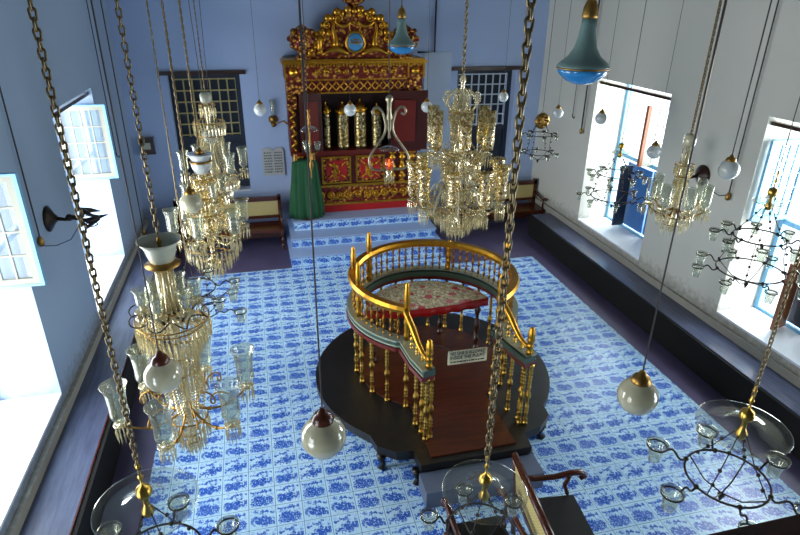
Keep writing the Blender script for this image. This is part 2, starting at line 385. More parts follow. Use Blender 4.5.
for side,x0,x1 in(('l',XL-TH,XL),('r',XR,XR+TH)):
    for (y0,y1) in W:
        wi+=1
        ox=(x0+.06) if side=='l' else (x1-.06)
        s_=1 if side=='l' else -1
        b=MB(); f=.07
        b.box(ox-.05,ox+.05,y0,y0+f,ZS,ZT); b.box(ox-.05,ox+.05,y1-f,y1,ZS,ZT)
        b.box(ox-.05,ox+.05,y0+f,y1-f,ZT-f,ZT); b.box(ox-.05,ox+.05,y0+f,y1-f,ZS,ZS+f)
        b.box(ox-.04,ox+.04,y0+f,y1-f,1.95,2.02)
        r=struct(b.build('window_%d'%wi,'winblue' if side=='r' else 'winwood'))
        b=MB(); xa=(x1-.13 if side=='l' else x0+.05); b.box(xa,xa+.08,y0+.002,y1-.002,ZT-.105,ZT-.06); b.build('lintel_beam','darkwood',r)
        b=MB(); b.box(x0+(.0 if side=='r' else .12),x1-(.12 if side=='r' else 0),y0+.002,y1-.002,ZS+.001,ZS+.03); b.build('sill','white',r)
        if side=='l':
            if wi<3:
                yy=y1-.06; o_=add_sash(r,(-2.84,yy,2.03),0,.665,1.08,4,4,'wingrey'); b=MB(); [b.box(*q_) for q_ in ((0,.665,-.03,.03,-.02,.0),(0,.665,-.03,.03,1.08,1.1),(.665,.70,-.03,.03,-.02,1.1))]; b.build('sash_rim','winblue',o_)
            else: add_sash(r,(ox,y0+f,2.02),PI/2,y1-y0-2*f,1.2,5,4,'winwood')
        else:
            if wi==4:
                add_sash(r,(6.46,8.66,2.0),0,.5,1.03,3,5,'wingrey')
                b=MB(); b.box(6.40,6.46,8.63,8.69,2.0,3.03); b.build('sash_stile','brownwood',r)
                shutter(r,(ox,7.78,.74),PI/2,.78,1.18,'shutter'); shutter(r,(ox,8.6,.74),PI/2,.72,1.16,'shutter')
                shutter(r,(6.42,9.12,.74),0,.22,1.15,'shutterdk')
            elif wi==5:
                add_sash(r,(6.12,y1-.07,2.03),0,.6,1.05,4,5,'winblue')
                shutter(r,(6.35,5.25,.70),.25,.28,.95,'brownwood'); shutter(r,(ox,3.96,.74),PI/2,1.0,1.2,'shutterdk')
                shutter(r,(ox,5.0,.74),PI/2,.35,1.2,'shutterdk')
            else: add_sash(r,(ox,y0+f,2.02),PI/2,y1-y0-2*f,1.2,5,4,'winblue')
for k,n_ in enumerate(N):
    wi+=1; x0,x1,z0,z1=n_
    b=MB(); y=YF+.22; f=.09
    b.box(x0,x0+f,y,y+.1,z0,z1); b.box(x1-f,x1,y,y+.1,z0,z1); b.box(x0+f,x1-f,y,y+.1,z1-f,z1); b.box(x0+f,x1-f,y,y+.1,z0,z0+f)
    b.box(x0+f,x1-f,y+.01,y+.09,2.0,2.09)
    r=struct(b.build('window_%d'%wi,'shutterdk'))
    b=MB(); b.box(x0-.13,x1+.12,YF-.06,YF+.22,z1,z1+.07); b.build('lintel_beam','darkwood',r)
    b=MB(); b.box(x0+.001,x1-.001,YF-.03,YF+.21,z0+.001,z0+.03); b.build('sill','white',r)
    b=MB()
    nx=7
    for i in range(nx+1): x=x0+f+(x1-x0-2*f)*i/nx; b.box(x-.012,x+.012,y+.02,y+.045,2.09,z1-f)
    for i in range(6): z=2.12+(z1-f-2.14)*i/5; b.box(x0+f,x1-f,y+.022,y+.043,z-.012,z+.012)
    b.build('lattice','winwood' if k else 'cane',r)
    shutter(r,(x0+f,y+.07,z0+f),0,(x1-x0)/2-f-.01,2.0-z0-f,'shutterdk'); shutter(r,((x0+x1)/2+.01,y+.07,z0+f),0,(x1-x0)/2-f-.01,2.0-z0-f,'shutterdk')
    b=MB(); b.box(x0+f,x1-f,y+.12,y+.15,2.05,z1); b.build('back_board','shutterdk',r)
# a pair of slim conduits and a cut-out panel on the far wall
b=MB(); b.box(3.42,4.0,YF-.02,YF-.001,1.2,3.64); struct(b.build('trim_1','wall_t'))

# ------------------------------------------------------------------ benches built along the walls
def wall_bench(x0,x1,front,label,y0=YB+.01,y1=10.75):
    t=thing('wall_bench',((x0+x1)/2,(y0+y1)/2,0),label,'bench'); cx,cy=(x0+x1)/2,(y0+y1)/2
    b=MB(); b.box(x0-cx,x1-cx,y0-cy,y1-cy,.41,.45); b.build('bench_top','benchtop',t)
    fx=x1+.06 if front>0 else x0-.05
    b=MB(); b.box(*( (x1-cx,fx-cx) if front>0 else (fx-cx,x0-cx)),y0-cy,y1-cy,.0,.445); b.build('bench_front','benchfront_shade',t)
    b=MB(); ex=(x1-cx,x1-cx+.014) if front>0 else (x0-cx-.012,x0-cx); b.box(*ex,y0-cy,y1-cy,.445,.457); b.build('edge_strip','chairwood' if front>0 else 'benchtop',t)
wall_bench(XL,-1.84,1,'long dark wooden bench built along the left blue wall')
wall_bench(5.585,XR,-1,'long dark wooden bench built along the right grey wall')

# ------------------------------------------------------------------ steps up to the ark
t=thing('altar_steps',(1.92,10.9,0),'three broad steps with blue painted tile risers before the gilded ark','steps')
for k,(y,x0,x1) in enumerate(((10.15,.44,3.42),(10.55,.5,3.36),(10.95,.58,3.28))):
    z=.2*(k+1)
    b=MB(); b.box(x0-1.92,x1-1.92,y-10.9,11.88-10.9,z-.2,z-.03); b.build('riser','riser',t)
    b=MB(); b.box(x0-.02-1.92,x1+.02-1.92,y-.03-10.9,11.88-10.9,z-.03,z); b.build('tread','step',t)

# ------------------------------------------------------------------ the ark
AX,AY=1.93,11.38
ark=thing('torah_ark',(AX,AY,.6),'tall carved red and gold cabinet on the steps with a blue medallion crest','ark')
def A(b,name,mats,parent=None): return b.build(name,mats,parent or ark)
b=MB(); b.box(-1.32,1.32,-.02,.48,0,.15); A(b,'plinth','red')
b=MB(); b.box(-1.28,1.28,0,.48,.15,.55); 
A(b,'base_frieze','carvedd')
def scroll(b,cx,cz,y,R,dirn=1,turn=1.6,r=.018,ph=0,mi=0):
    P=[];rr=[]
    n=22
    for i in range(n):
        q=i/(n-1); a=ph+dirn*q*turn*2*PI; rad=R*(1-.82*q); P.append((cx+rad*cos(a),y,cz+rad*sin(a))); rr.append(r*(1.15-.5*q))
    b.tube(P,rr,6,False,mi); b.ball(P[-1],r*1.4,8,mi)
for i in range(13):
    x=-1.14+i*.19; b=MB(); scroll(b,x,.35,-.02,.09,1 if i%2 else -1,1.5,.022,PI/2*(i%4)); A(b,'frieze_scroll','goldpaint')
b=MB(); b.box(-1.3,1.3,-.03,.0,.53,.575); b.box(-1.3,1.3,-.03,.0,.15,.19); A(b,'frieze_molding','goldpaint')
# cupboard body with side panels
b=MB(); b.box(-1.25,1.25,.02,.48,.55,1.2); A(b,'base_cabinet','darkred')
for x0,x1 in((-.72,-.13),(-.03,.56)):
    c=(x0+x1)/2; b=MB(); b.box(x0,x1,-.02,.02,.6,1.15); o=A(b,'cabinet_door','carved')
    b=MB(); b.box(x0+.09,x1-.09,-.034,-.02,.68,1.07); b.build('door_panel','red',o)
    b=MB()
    for sx in(-1,1):
        for sz in(-1,1): b.tube([(c+sx*.2,-.04,.875+sz*.185),(c+sx*.1,-.05,.875+sz*.09)],[.012,.024],6)
    for i in range(7): scroll(b,c+random.uniform(-.06,.06),.75+i*.04,-.045,.05,1 if i%2 else -1,1.2,.012,i)
    b.build('door_ornament','goldpaint',o)
    b=MB(); 
    for a in((x0,x0+.03),(x1-.03,x1)): b.box(a[0],a[1],-.035,-.02,.6,1.15)
    for a in((.6,.63),(1.12,1.15)): b.box(x0,x1,-.036,-.02,a[0],a[1])
    b.build('door_molding','goldpaint',o)
def spindle(h,r):
    pr=[(r*1.5,0),(r*1.5,.03*h),(r*.9,.05*h),(r*.8,.1*h),(r*1.5,.16*h),(r*1.7,.2*h),(r*1.3,.25*h),(r*.7,.3*h),(r*.8,.36*h),(r*1.4,.44*h),(r*1.6,.5*h),(r*1.3,.56*h),(r*.8,.62*h),(r*.7,.7*h),(r*1.3,.78*h),(r*1.6,.82*h),(r*.9,.87*h),(r*.9,.93*h),(r*1.6,.96*h),(r*1.6,h)]
    return pr
for x in(-1.13,-.92,.72,.92,1.13):
    b=MB(); b.lathe(spindle(.62,.05),12,(x,-.03,.58)); A(b,'lower_baluster','goldpaint')
b=MB(); b.box(-1.3,1.3,-.06,.4,1.2,1.27); A(b,'ledge','darkred')
# recess with curtains behind the scroll cases
b=MB(); b.box(-1.3,-.66,.1,.45,1.27,2.34); b.box(.70,1.3,.1,.45,1.27,2.34); A(b,'upper_side_panel','darkred')
b=MB(); b.box(-.70,.74,.42,.45,1.22,2.36); b.box(-.72,-.66,.0,.45,1.27,2.34); b.box(.70,.76,.0,.45,1.27,2.34); A(b,'recess_lining','interior')
for x in(-1.22,1.22):
    b=MB(); b.box(x-.07,x+.07,-.02,.1,1.27,2.1); A(b,'pilaster','darkred')
    b=MB()
    for i in range(30):
        q=i/29; 
    P=[(x+.035*cos(q*9*PI),-.06+.02*sin(q*9*PI),1.3+.8*q) for q in [i/70 for i in range(71)]]
    b.tube(P,.03,7); A(b,'twisted_column','goldpaint')
    b=MB(); b.box(x-.09,x+.09,-.09,.1,2.1,2.36); 
    for k in range(3): b.ball((x-.06+.06*k,-.1,2.18),.045,8); b.ball((x-.06+.06*k,-.11,2.3),.04,8)
    A(b,'capital','carved')
# door leaves, folded back
b=MB(); b.cbox((1.03,-.14,1.83),(.72,.05,1.14),-.12); o=A(b,'door_leaf','maroon')
b=MB(); b.cbox((.93,-.19,1.83),(.42,.012,.8),-.12); b.build('door_panel','darkred',o)
b=MB(); b.cbox((-.89,-.1,1.83),(.42,.05,1.10),.14); o=A(b,'door_leaf','maroon')
b=MB(); b.cbox((-.88,-.14,1.83),(.26,.012,.8),.14); b.build('door_panel','darkred',o)
# friezes and cornice
b=MB(); b.box(-1.0,1.0,-.03,.48,2.36,2.63); A(b,'lattice_frieze','darkred')
b=MB()
for i in range(13):
    x=-.9+i*.15
    b.tube([(x-.09,-.045,2.4),(x+.09,-.045,2.59)],.013,6); b.tube([(x+.09,-.05,2.4),(x-.09,-.05,2.59)],.013,6); b.ball((x,-.05,2.495),.03,8)
b.box(-1.0,1.0,-.06,-.03,2.36,2.39); b.box(-1.0,1.0,-.06,-.03,2.6,2.63)
A(b,'lattice_carving','goldpaint')
for q_ in(-1.3,1.0): b=MB(); b.box(q_,q_+.3,-.06,.48,2.36,2.63); A(b,'corner_block','carved')
b=MB(); b.box(-1.32,1.32,-.08,.48,2.63,2.9); A(b,'upper_frieze','carvedd')
for i in range(9): b=MB(); scroll(b,-.72+i*.18,2.765,-.1,.06,1 if i%2 else -1,1.2,.016,i); A(b,'frieze_scroll','goldpaint')
for x in(-1.16,1.16):
    b=MB(); b.box(x-.17,x-.14,-.12,-.08,2.64,2.89); b.box(x+.14,x+.17,-.12,-.08,2.64,2.89); b.lathe([(0,.05),(.04,.04),(.07,.01),(.09,0)],12,(x,-.08,2.76),axis='y')
    A(b,'corner_boss','goldpaint')
b=MB(); b.box(-1.36,1.36,-.14,.5,2.9,2.95); b.box(-1.33,1.33,-.11,.49,2.95,2.98)
for i in range(45): x=-1.3+i*2.6/44; b.box(x-.018,x+.018,-.15,-.11,2.855,2.9)
A(b,'cornice','goldpaint')
# crest: stepped cloud outline
half=[(0,3.82),(.12,3.84),(.24,3.78),(.33,3.80),(.42,3.70),(.50,3.70),(.60,3.58),(.62,3.46),(.72,3.42),(.76,3.30),(.74,3.22),(.86,3.16),(.92,3.06),(.90,2.98)]
poly=[(-x,z) for x,z in half[::-1]][:-1]+half
b=MB(); b.prism(poly,-.02,.14); cr=A(b,'crest','carvedd')
b=MB()
for i,(x,z) in enumerate(half):
    for sx in((-1,1) if x>0 else (1,)): b.ball((sx*x*.97,-.03,z-.02),.07 if i%2 else .055,10,0,1,.7,1); 
for sx in(-1,1):
    for (x,z,R,d) in((.3,3.68,.08,1),(.5,3.56,.07,-1),(.62,3.32,.07,1),(.8,3.08,.07,-1),(.66,3.1,.05,1),(.12,3.73,.05,1),(.46,3.42,.05,-1)):
        scroll(b,sx*x,z,-.05,R,d*sx,1.3,.02,PI/2)
b.build('crest_scrolls','goldpaint',cr)
b=MB()
for sx in(-1,1):
    P=[(sx*(.06+.32*q),-.06,3.62-.09*sin(q*PI)+.02*q) for q in[i/10 for i in range(11)]]; b.tube(P,[.015+.02*sin(PI*i/10) for i in range(11)],8)
    P=[(sx*(.38+.02*sin(q*6)),-.06,3.62-.42*q) for q in[i/8 for i in range(9)]]; b.tube(P,[.02+.045*(i/8) for i in range(9)],8)
    P=[(sx*(.12+.5*q),-.07,3.05+.1*sin(q*PI)) for q in[i/8 for i in range(9)]]; b.tube(P,[.02,.04,.05,.055,.05,.045,.035,.025,.01],8)
    P=[(sx*.66,-.06,3.4-.28*q) for q in[i/6 for i in range(7)]]; b.tube(P,[.02,.05,.06,.06,.055,.05,.03],8)
b.ring((0,-.05,3.52),.1,.014,16,6,0,'y'); 
for k in range(5): b.ball((-.1+.05*k,-.06,3.6-.02*abs(k-2)),.022,8)
b.build('crest_drapery','goldpaint',cr)
b=MB(); b.lathe([(0,.09),(.12,.085),(.165,.06),(.165,0)],28,(0,-.02,3.27),axis='y'); med=b.build('medallion','medal',cr)
b=MB(); b.ring((0,-.085,3.27),.175,.022,28,8,0,'y'); 
for i,xx in enumerate((-.09,-.05,-.01,.03,.07)): b.box(xx,xx+.025,-.118,-.104,3.255,3.285 if i%2 else 3.3)
b.box(-.1,.1,-.118,-.104,3.245,3.256); b.box(-.07,.06,-.118,-.104,3.31,3.322)
b.build('medallion_rim','goldpaint',med)
def urn(x,z,s,name):
    b=MB(); b.lathe([(r_*s,z_*s) for r_,z_ in [(0,0),(.14,0),(.14,.03),(.07,.06),(.08,.1),(.16,.16),(.2,.26),(.2,.34),(.15,.42),(.1,.46),(.04,.5),(0,.52)]],14,(x,.0,z)); 
    for k in range(7):
        a=2*PI*k/7
        for j,(rr,zz) in enumerate(((.17,.2),(.2,.3),(.15,.41))): b.ball((x+s*rr*cos(a+j*.4),.0+s*rr*sin(a+j*.4),z+s*zz),.055,7)
    A(b,name,'carved')
urn(-.96,2.98,1.15,'urn_finial'); urn(.96,2.98,1.15,'urn_finial')
b=MB(); b.lathe([(.12,0),(.12,.03),(.07,.05),(.08,.08),(.2,.15),(.26,.27),(.25,.38),(.17,.48),(.06,.54),(0,.58)],16,(0,.06,3.80)); 
for k in range(8): b.ball((.22*cos(k*PI/4),.06+.22*sin(k*PI/4),4.08),.055,7)
A(b,'crown_finial','carved')
# scroll cases standing in the recess
for i,(x,h,r,lab) in enumerate(((1.36,.85,.085,'slim gilt torah case, leftmost in the ark'),(1.69,.84,.125,'silver gilt torah case in the ark, second from the left'),(2.04,.88,.125,'tallest silver gilt torah case in the ark, third from the left'),(2.38,.80,.11,'silver torah case at the right in the ark'))):
    t=thing('torah_case',(x,AY+.2,1.875),lab,'torah case','torah cases in the ark')
    b=MB(); b.lathe([(0,0),(r*.9,0),(r,.03),(r,h*.05),(r*.95,h*.07),(r*.95,h*.72),(r,h*.74),(r,h*.78),(r*.85,h*.8),(r*.6,h*.82),(0,h*.83)],16); b.build('case_body','torah',t)
    b=MB(); b.lathe([(r*.92,h*.78),(r*1.05,h*.82),(r*1.0,h*.88),(r*.7,h*.95),(r*.3,h*.99),(.012,h*1.02),(.025,h*1.05),(0,h*1.08)],14)
    for k in range(9): b.ball((r*1.03*cos(k*2*PI/9),r*1.03*sin(k*2*PI/9),h*.86),.022,7)
    b.build('crown','goldpaint',t)

# ------------------------------------------------------------------ green draped lectern left of the ark
t=thing('draped_stand',(.86,11.12,.6),'dark green velvet drape over a stand at the left of the ark','drape')
b=MB(); n=96; vs=[];fs=[]
lev=[(-.11,.30,.15),(.05,.305,.15),(.2,.30,.15),(.4,.285,.145),(.62,.265,.14),(.85,.25,.135),(1.0,.24,.13),(1.05,.18,.09)]
for (z,rx,ry) in lev:
    for k in range(n):
        a=2*PI*k/n; f=1+.10*sin(k*2*PI/8.0+z*1.5)*(1-z*.5)+.06*sin(k*2*PI/12-z*2)+.03*sin(k*PI/2.4); vs.append((rx*f*cos(a),ry*f*sin(a),.13+z))
for i in range(len(lev)-1):
    for k in range(n): fs.append((i*n+k,i*n+(k+1)%n,(i+1)*n+(k+1)%n,(i+1)*n+k))
fs.append(tuple((len(lev)-1)*n+k for k in range(n))); fs.append(tuple(range(n-1,-1,-1)))
b.add(vs,fs,True); b.build('drape','green',t)
b=MB(); b.lathe([(.17,0),(.17,.03),(.04,.05),(.04,.14)],14); b.build('base','darkwood',t)
for x in(-.17,.17):
    b=MB(); b.lathe([(.02,1.05),(.04,1.08),(.02,1.12),(.035,1.18),(.05,1.24),(.03,1.3),(.045,1.34),(0,1.37)],12,(x,0,-.05)); b.ball((x,0,1.15),.045,8); b.build('finial','oldbrass',t)
# wall tablet
t=thing('stone_tablet',(.30,YF-.001,1.3),'grey round-topped tablet of carved lettering on the wall left of the ark','tablet')
b=MB(); P=[(-.215,0),(.215,0),(.215,.5)]+[(.11+.105*cos(a),.5+.06*sin(a)) for a in[PI*k/8 for k in range(9)]]+[(-.11+.105*cos(a),.5+.06*sin(a)) for a in[PI*k/8 for k in range(9)]]+[(-.215,.5)]
b.prism(P,-.04,0); b.build('slab','plaque',t)
b=MB()
for row in range(8):
    for c in(-.1,.1):
        x=c-.08
        while x<c+.07: w=random.uniform(.012,.04); b.box(x,min(x+w,c+.08),-.046,-.04,.06+row*.056,.085+row*.056); x+=w+.012
b.build('lettering','lettering',t)

# ------------------------------------------------------------------ cane settees
def settee(loc,rz,wd,label,back=.97,arms=True):
    t=thing('cane_settee',loc,label,'settee',None,rz); w=wd/2
    b=MB(); b.box(-w,w,-.02,.5,.38,.44); b.build('seat','chairwood',t)
    b=MB()
    b.box(-w,w,.46,.53,back-.09,back); b.box(-w,w,.46,.53,.52,.58)
    b.box(-w,-w+.07,.46,.53,0,back+.03); b.box(w-.07,w,.46,.53,0,back+.03)
    b.build('back_frame','chairwood',t)
    b=MB(); b.box(-w+.07,w-.07,.485,.505,.58,back-.09); b.build('cane_back','cane',t)
    for x in(-w+.03,w-.03):
        b=MB(); b.lathe(spindle(.4,.025),10,(x,.02,0)); b.build('leg','chairwood',t)
        b=MB(); b.tube([(x,.48,.70),(x,.3,.68),(x,.1,.65),(x,0,.66),(x,-.06,.70),(x,-.09,.68)],[.02,.022,.022,.026,.028,.03],8); b.tube([(x,.03,.44),(x,.05,.55),(x,.03,.66)],.017,8); b.build('arm','chairwood',t)
    b=MB(); b.box(-w+.05,w-.05,0,.03,.28,.37); b.build('apron','darkwood',t)
    return t
settee((-.65,11.02,0),0,2.05,'dark wood settee with pale cane back under the left lattice window')
settee((5.0,11.02,0),0,2.0,'dark wood settee with pale cane back in the right far corner')

# ------------------------------------------------------------------ small wall fittings
t=thing('meter_box',(-2.02,YF-.001,1.87),'small dark wooden box on the far wall near the left corner','box')
b=MB(); b.box(-.12,.12,-.09,0,0,.28); b.box(-.13,.13,-.1,0,-.02,0); b.box(-.13,.13,-.1,0,.28,.3); b.build('case','darkwood',t)
b=MB(); b.box(-.06,.06,-.1,-.09,.08,.2); b.build('dial_window','frost',t)
def wall_sconce(x,y,z,s,label,leaf):
    t=thing('wall_sconce',(x,y,z),label,'wall lamp')
    b=MB(); b.lathe([(.0,0),(.14,0),(.145,.015),(.11,.04),(.06,.07),(.03,.1),(0,.1)] if s>0 else [(0,0),(.14,0),(.145,-.015),(.11,-.04),(.06,-.07),(.03,-.1),(0,-.1)],20,(0,0,0),axis='x'); b.build('wall_plate','iron' if leaf else 'darkwood',t)
    b=MB(); b.tube([(s*.08,0,0),(s*.18,0,-.02),(s*.26,-.0,.0),(s*.34,0,-.03)],[.025,.02,.03,.02],8); b.ball((s*.22,0,0),.04,10); b.build('arm','iron',t)
    if leaf:
        b=MB()
        for (dx,dy,dz,r) in((.46,-.12,.1,.03),(.42,.1,.06,.035),(.5,.05,-.06,.03),(.44,-.05,-.12,.03)):
            b.tube([(.32,0,-.02),(.38,dy*.5,dz),(dx,dy,dz*.6),(dx+.1,dy*1.2,dz*.2)],[.01,r,r*.8,.004],7)
        b.build('iron_leaves','iron',t)
        b=MB(); b.ring((.42,0,-.02),.1,.006,20,5); b.ring((.42,0,-.1),.07,.006,20,5); b.tube([(.3,0,-.1),(.2,-.05,-.24),(.06,-.1,-.28),(.02,-.3,-.2),(.02,-.42,-.12)],.005,5); b.build('wire_loop','cord',t)
    else:
        b=MB(); b.shell([(.02,0),(.05,.02),(.06,.08),(.05,.16),(.06,.2)],14,(s*.34,0,0)); b.build('glass_shade','glass',t)
        b=MB(); b.tube([(s*.1,0,0),(s*.06,-.2,-.12),(s*.04,-.42,-.17),(s*.02,-.54,-.12)],.006,5); b.build('cable','cord',t)
    return t
wall_sconce(XL,6.75,2.37,1,'black iron sconce with leaf-shaped arms on the left wall between windows',True)
wall_sconce(XR,6.72,2.40,-1,'round brown wall sconce on the right wall behind a crystal chandelier',False)
t=thing('wall_sconce',(.36,YF-.001,2.42),'small brass and glass sconce on the far wall left of the ark','wall lamp')
b=MB(); b.lathe([(0,0),(.09,0),(.09,.02),(.04,.05),(0,.06)],16,(0,0,0),axis='y'); b.ball((0,-.03,-.1),.05,8); b.build('wall_plate','oldbrass',t)
b=MB(); b.tube([(0,-.05,0),(.06,-.1,-.06),(.14,-.12,-.04),(.2,-.12,-.02)],.012,6); b.tube([(.2,-.12,-.02),(.26,-.1,-.08),(.3,-.06,-.1)],.02,6); b.build('arm','oldbrass',t)
b=MB(); b.shell([(.03,0),(.045,.05),(.05,.2),(.055,.3)],14,(.0,-.08,.08)); b.build('glass_shade','glass',t)
# electric cords hanging with a plug at the end
def cord(x,y,z,label,r=.008,hook=False,wallx=None):
    t=thing('hanging_cable',(x,y,z),label,'cable')
    b=MB(); b.tube([(0,0,.04),(0,0,ZC-z)],r,6); b.build('cable','cord',t)
    b=MB()
    if hook: b.tube([(0,0,.05),(.0,0,0),(.03,0,-.03),(.05,0,.0)],.01,6)
    else: b.lathe([(.0,-.05),(.025,-.04),(.035,0),(.02,.05),(.008,.07)],10)
    b.build('plug' if not hook else 'hook','oldbrass' if not hook else 'iron',t)
cord(XL+.03,6.33,2.26,'dark cord with a brass plug hanging on the left wall before the nearest window')
cord(XL+.04,10.33,2.2,'thin dark cord with a hook hanging beside the far left window',.008,True)
cord(XL+.12,10.9,.62,'thin cord hanging straight down in the far left corner',.01)
cord(XR-.06,9.95,2.36,'short dark rod with round tip hanging before the right wall near the far corner',.014)
cord(XR-.05,10.35,2.56,'thin cord with small hook hanging on the right wall near the far corner',.006,True)
cord(XR-.04,6.15,2.26,'dark cord with brass plug hanging on the right wall beside the round sconce',.009)
t=thing('wire_bracket',(3.62,YF-.012,3.64),'black pipe bracket running down the far wall beside the ark','pipe')
b=MB(); b.tube([(0,-.04,ZC-3.64),(0,-.04,.0),(-.35,-.04,0)],.018,8); b.build('pipe','black',t)

# ------------------------------------------------------------------ bimah
BX,BY=1.93,6.07; RR=.965; G=math.radians(56.5)
bim=thing('bimah_pulpit',(BX,BY,0),'round pulpit of brass columns and golden rails on a black base in the middle','pulpit')
def Bp(b,n,m,parent=None): return b.build(n,m,parent or bim)
def arc(r,a0,a1,n,cy=0): return [(r*cos(a0+(a1-a0)*i/n),cy+r*sin(a0+(a1-a0)*i/n)) for i in range(n+1)]
P=arc(1.48,math.radians(-38),math.radians(218),60,-.1)
P+= [(-1.02,-1.18),(-.98,-1.36),(-.80,-1.50),(-.62,-1.52),(-.60,-1.74),(.62,-1.74),(.64,-1.52),(.86,-1.46),(1.04,-1.30),(1.06,-1.12)]
P=P[::1]
b=MB(); b.slab(P,.22,.30); b.slab([(x*.985,(y+.1)*.985-.1) for x,y in P],.17,.22); Bp(b,'base_platform','blackwood')
for (x,y) in((-1.36,-.5),(-.93,-1.36),(-.62,-1.66),(.62,-1.66),(.96,-1.3),(1.36,-.5),(1.2,.8),(-1.2,.8),(0,1.3)):
    b=MB(); b.tube([(x,y,.17),(x*1.01,y,.12),(x*.98,y,.05),(x*1.02,y-.03,.0)],[.06,.035,.028,.045],8); Bp(b,'platform_leg','blackwood')
b=MB(); b.slab(arc(.93,0,2*PI,48)[:-1],.30,.315); b.box(-.47,.47,-1.66,-.75,.30,.317); Bp(b,'platform_floor','floorwood')
b=MB(); b.box(-.62,.64,-2.02,-1.74,0,.2); Bp(b,'entry_step','stepdk')
# sill ring and rails
angs=[-G+(2*PI-(PI-2*G)+0)*i/60 for i in range(61)]
a0=-G; a1=PI+G
ring=[(RR*cos(a0+(a1-a0)*i/56),RR*sin(a0+(a1-a0)*i/56)) for i in range(57)]
path=[(.66,-1.40),(.60,-1.15)]+ring+[(-.50,-1.15),(-.44,-1.40)]
pz=[(x,y,0) for x,y in path]
b=MB()
b.sweep(pz,[(-.07,1.13),(.07,1.13),(.07,1.20),(-.07,1.20)],0)
b.sweep(pz,[(.07,1.145),(.082,1.145),(.082,1.165),(.07,1.165)],1)
b.sweep(pz,[(.06,1.20),(.085,1.205),(.085,1.225),(-.06,1.22)],1)
Bp(b,'sill_ring',['sillgreen','sillstripe'])
b=MB(); b.sweep(pz,[(.02,1.07),(.095,1.09),(.09,1.13),(-.06,1.13),(-.06,1.08)],0); Bp(b,'sill_molding','darkred')
rz_=[(x,y,1.58) for x,y in ring]
b=MB(); b.sweep(rz_,[(-.045,-.02),(.05,-.02),(.065,.02),(.045,.055),(-.03,.055),(-.05,.02)]); 
for p in b.f: pass
Bp(b,'handrail','goldpaint')
for sx in(1,-1):
    x0,y0=(.552 if sx>0 else -.552),-.834; x1,y1=(.65,-1.34) if sx>0 else(-.45,-1.34)
    pts=[]
    for i in range(13):
        q=i/12; z=1.60-.30*(q**.6)+.03*sin(q*2*PI); pts.append((x0+(x1-x0)*q,y0+(y1-y0)*q,z))
    b=MB(); b.tube(pts,[.036]*6+[.034,.032,.030,.028,.028,.028,.028],8); Bp(b,'arm_rail','goldpaint')
    for q in(.3,.55,.8):
        x=x0+(x1-x0)*q; y=y0+(y1-y0)*q; h=1.60-.30*(q**.6)-1.24
        b=MB(); b.lathe(spindle(h,.014),8,(x,y,1.225)); Bp(b,'baluster','brass')
bal=None
def rep(first,name,mk,mat,x,y,z,store={}):
    if name not in store:
        b=MB(); mk(b); store[name]=b.build(name.split('#')[0],mat,bim,(x,y,z)); return store[name]
    o=store[name].copy(); COL.objects.link(o); o.location=(x,y,z); return o
posts=[math.radians(d) for d in(3,60,132,163,191,236.5,-56.5)]
nb=52
for i in range(1,nb):
    a=a0+(a1-a0)*i/nb
    if min(abs(a-p) for p in posts)<.03: continue
    rep(None,'baluster',lambda b:b.lathe(spindle(.36,.0115),8),'oldgold',RR*cos(a),RR*sin(a),1.22)
def finial(b,h,r):
    b.lathe([(r,0),(r,.08*h),(r*1.25,.1*h),(r,.13*h),(r,.3*h),(r*1.3,.33*h),(r,.37*h),(r*.95,.45*h),(r*1.25,.5*h),(r*1.35,.54*h),(r*1.1,.6*h),(r*1.1,.66*h),(r*1.3,.7*h),(r*1.05,.75*h),(r*1.15,.84*h),(r*.8,.88*h),(r*.9,.93*h),(r*.4,.98*h),(0,h)],12)
for a in posts:
    hh=.72 if abs(a-posts[1])>.01 else .46
    rep(None,'post%s'%('' if hh>.5 else '#short'),lambda b:finial(b,hh,.029),'goldpaint',RR*cos(a),RR*sin(a),1.20)
for x,y in((.655,-1.38),(-.445,-1.38)):
    rep(None,'post#end',lambda b:finial(b,.34,.032),'goldpaint',x,y,1.22)
def column(b):
    h=.79; r=.0165; pr=[(r*1.9,0),(r*1.9,.03),(r*1.2,.04),(r*1.7,.07),(r*1.1,.1)]
    for i in range(3):
        z=.16+i*.04; pr+=[(r*1.1,z-.012),(r*1.6,z),(r*1.1,z+.012)]
    pr+=[(r,.34),(r*1.9,.37),(r*2.0,.39),(r*1.9,.41),(r,.44)]
    for i in range(5):
        z=.50+i*.045; pr+=[(r*1.1,z-.014),(r*1.55,z),(r*1.1,z+.014)]
    pr+=[(r*1.2,h-.04),(r*1.8,h-.03),(r*1.8,h)]
    b.lathe(pr,10)
nc=20
for i in range(nc+1):
    a=a0+(a1-a0)*i/nc; rep(None,'column',column,'brass',.99*RR*cos(a),.99*RR*sin(a),.30)
for x,y in((.60,-1.12),(.64,-1.36),(.70,-1.38),(.66,-1.28),(-.50,-1.12),(-.47,-1.26),(-.46,-1.38),(-.40,-1.36)): rep(None,'column',column,'brass',x,y,.30)
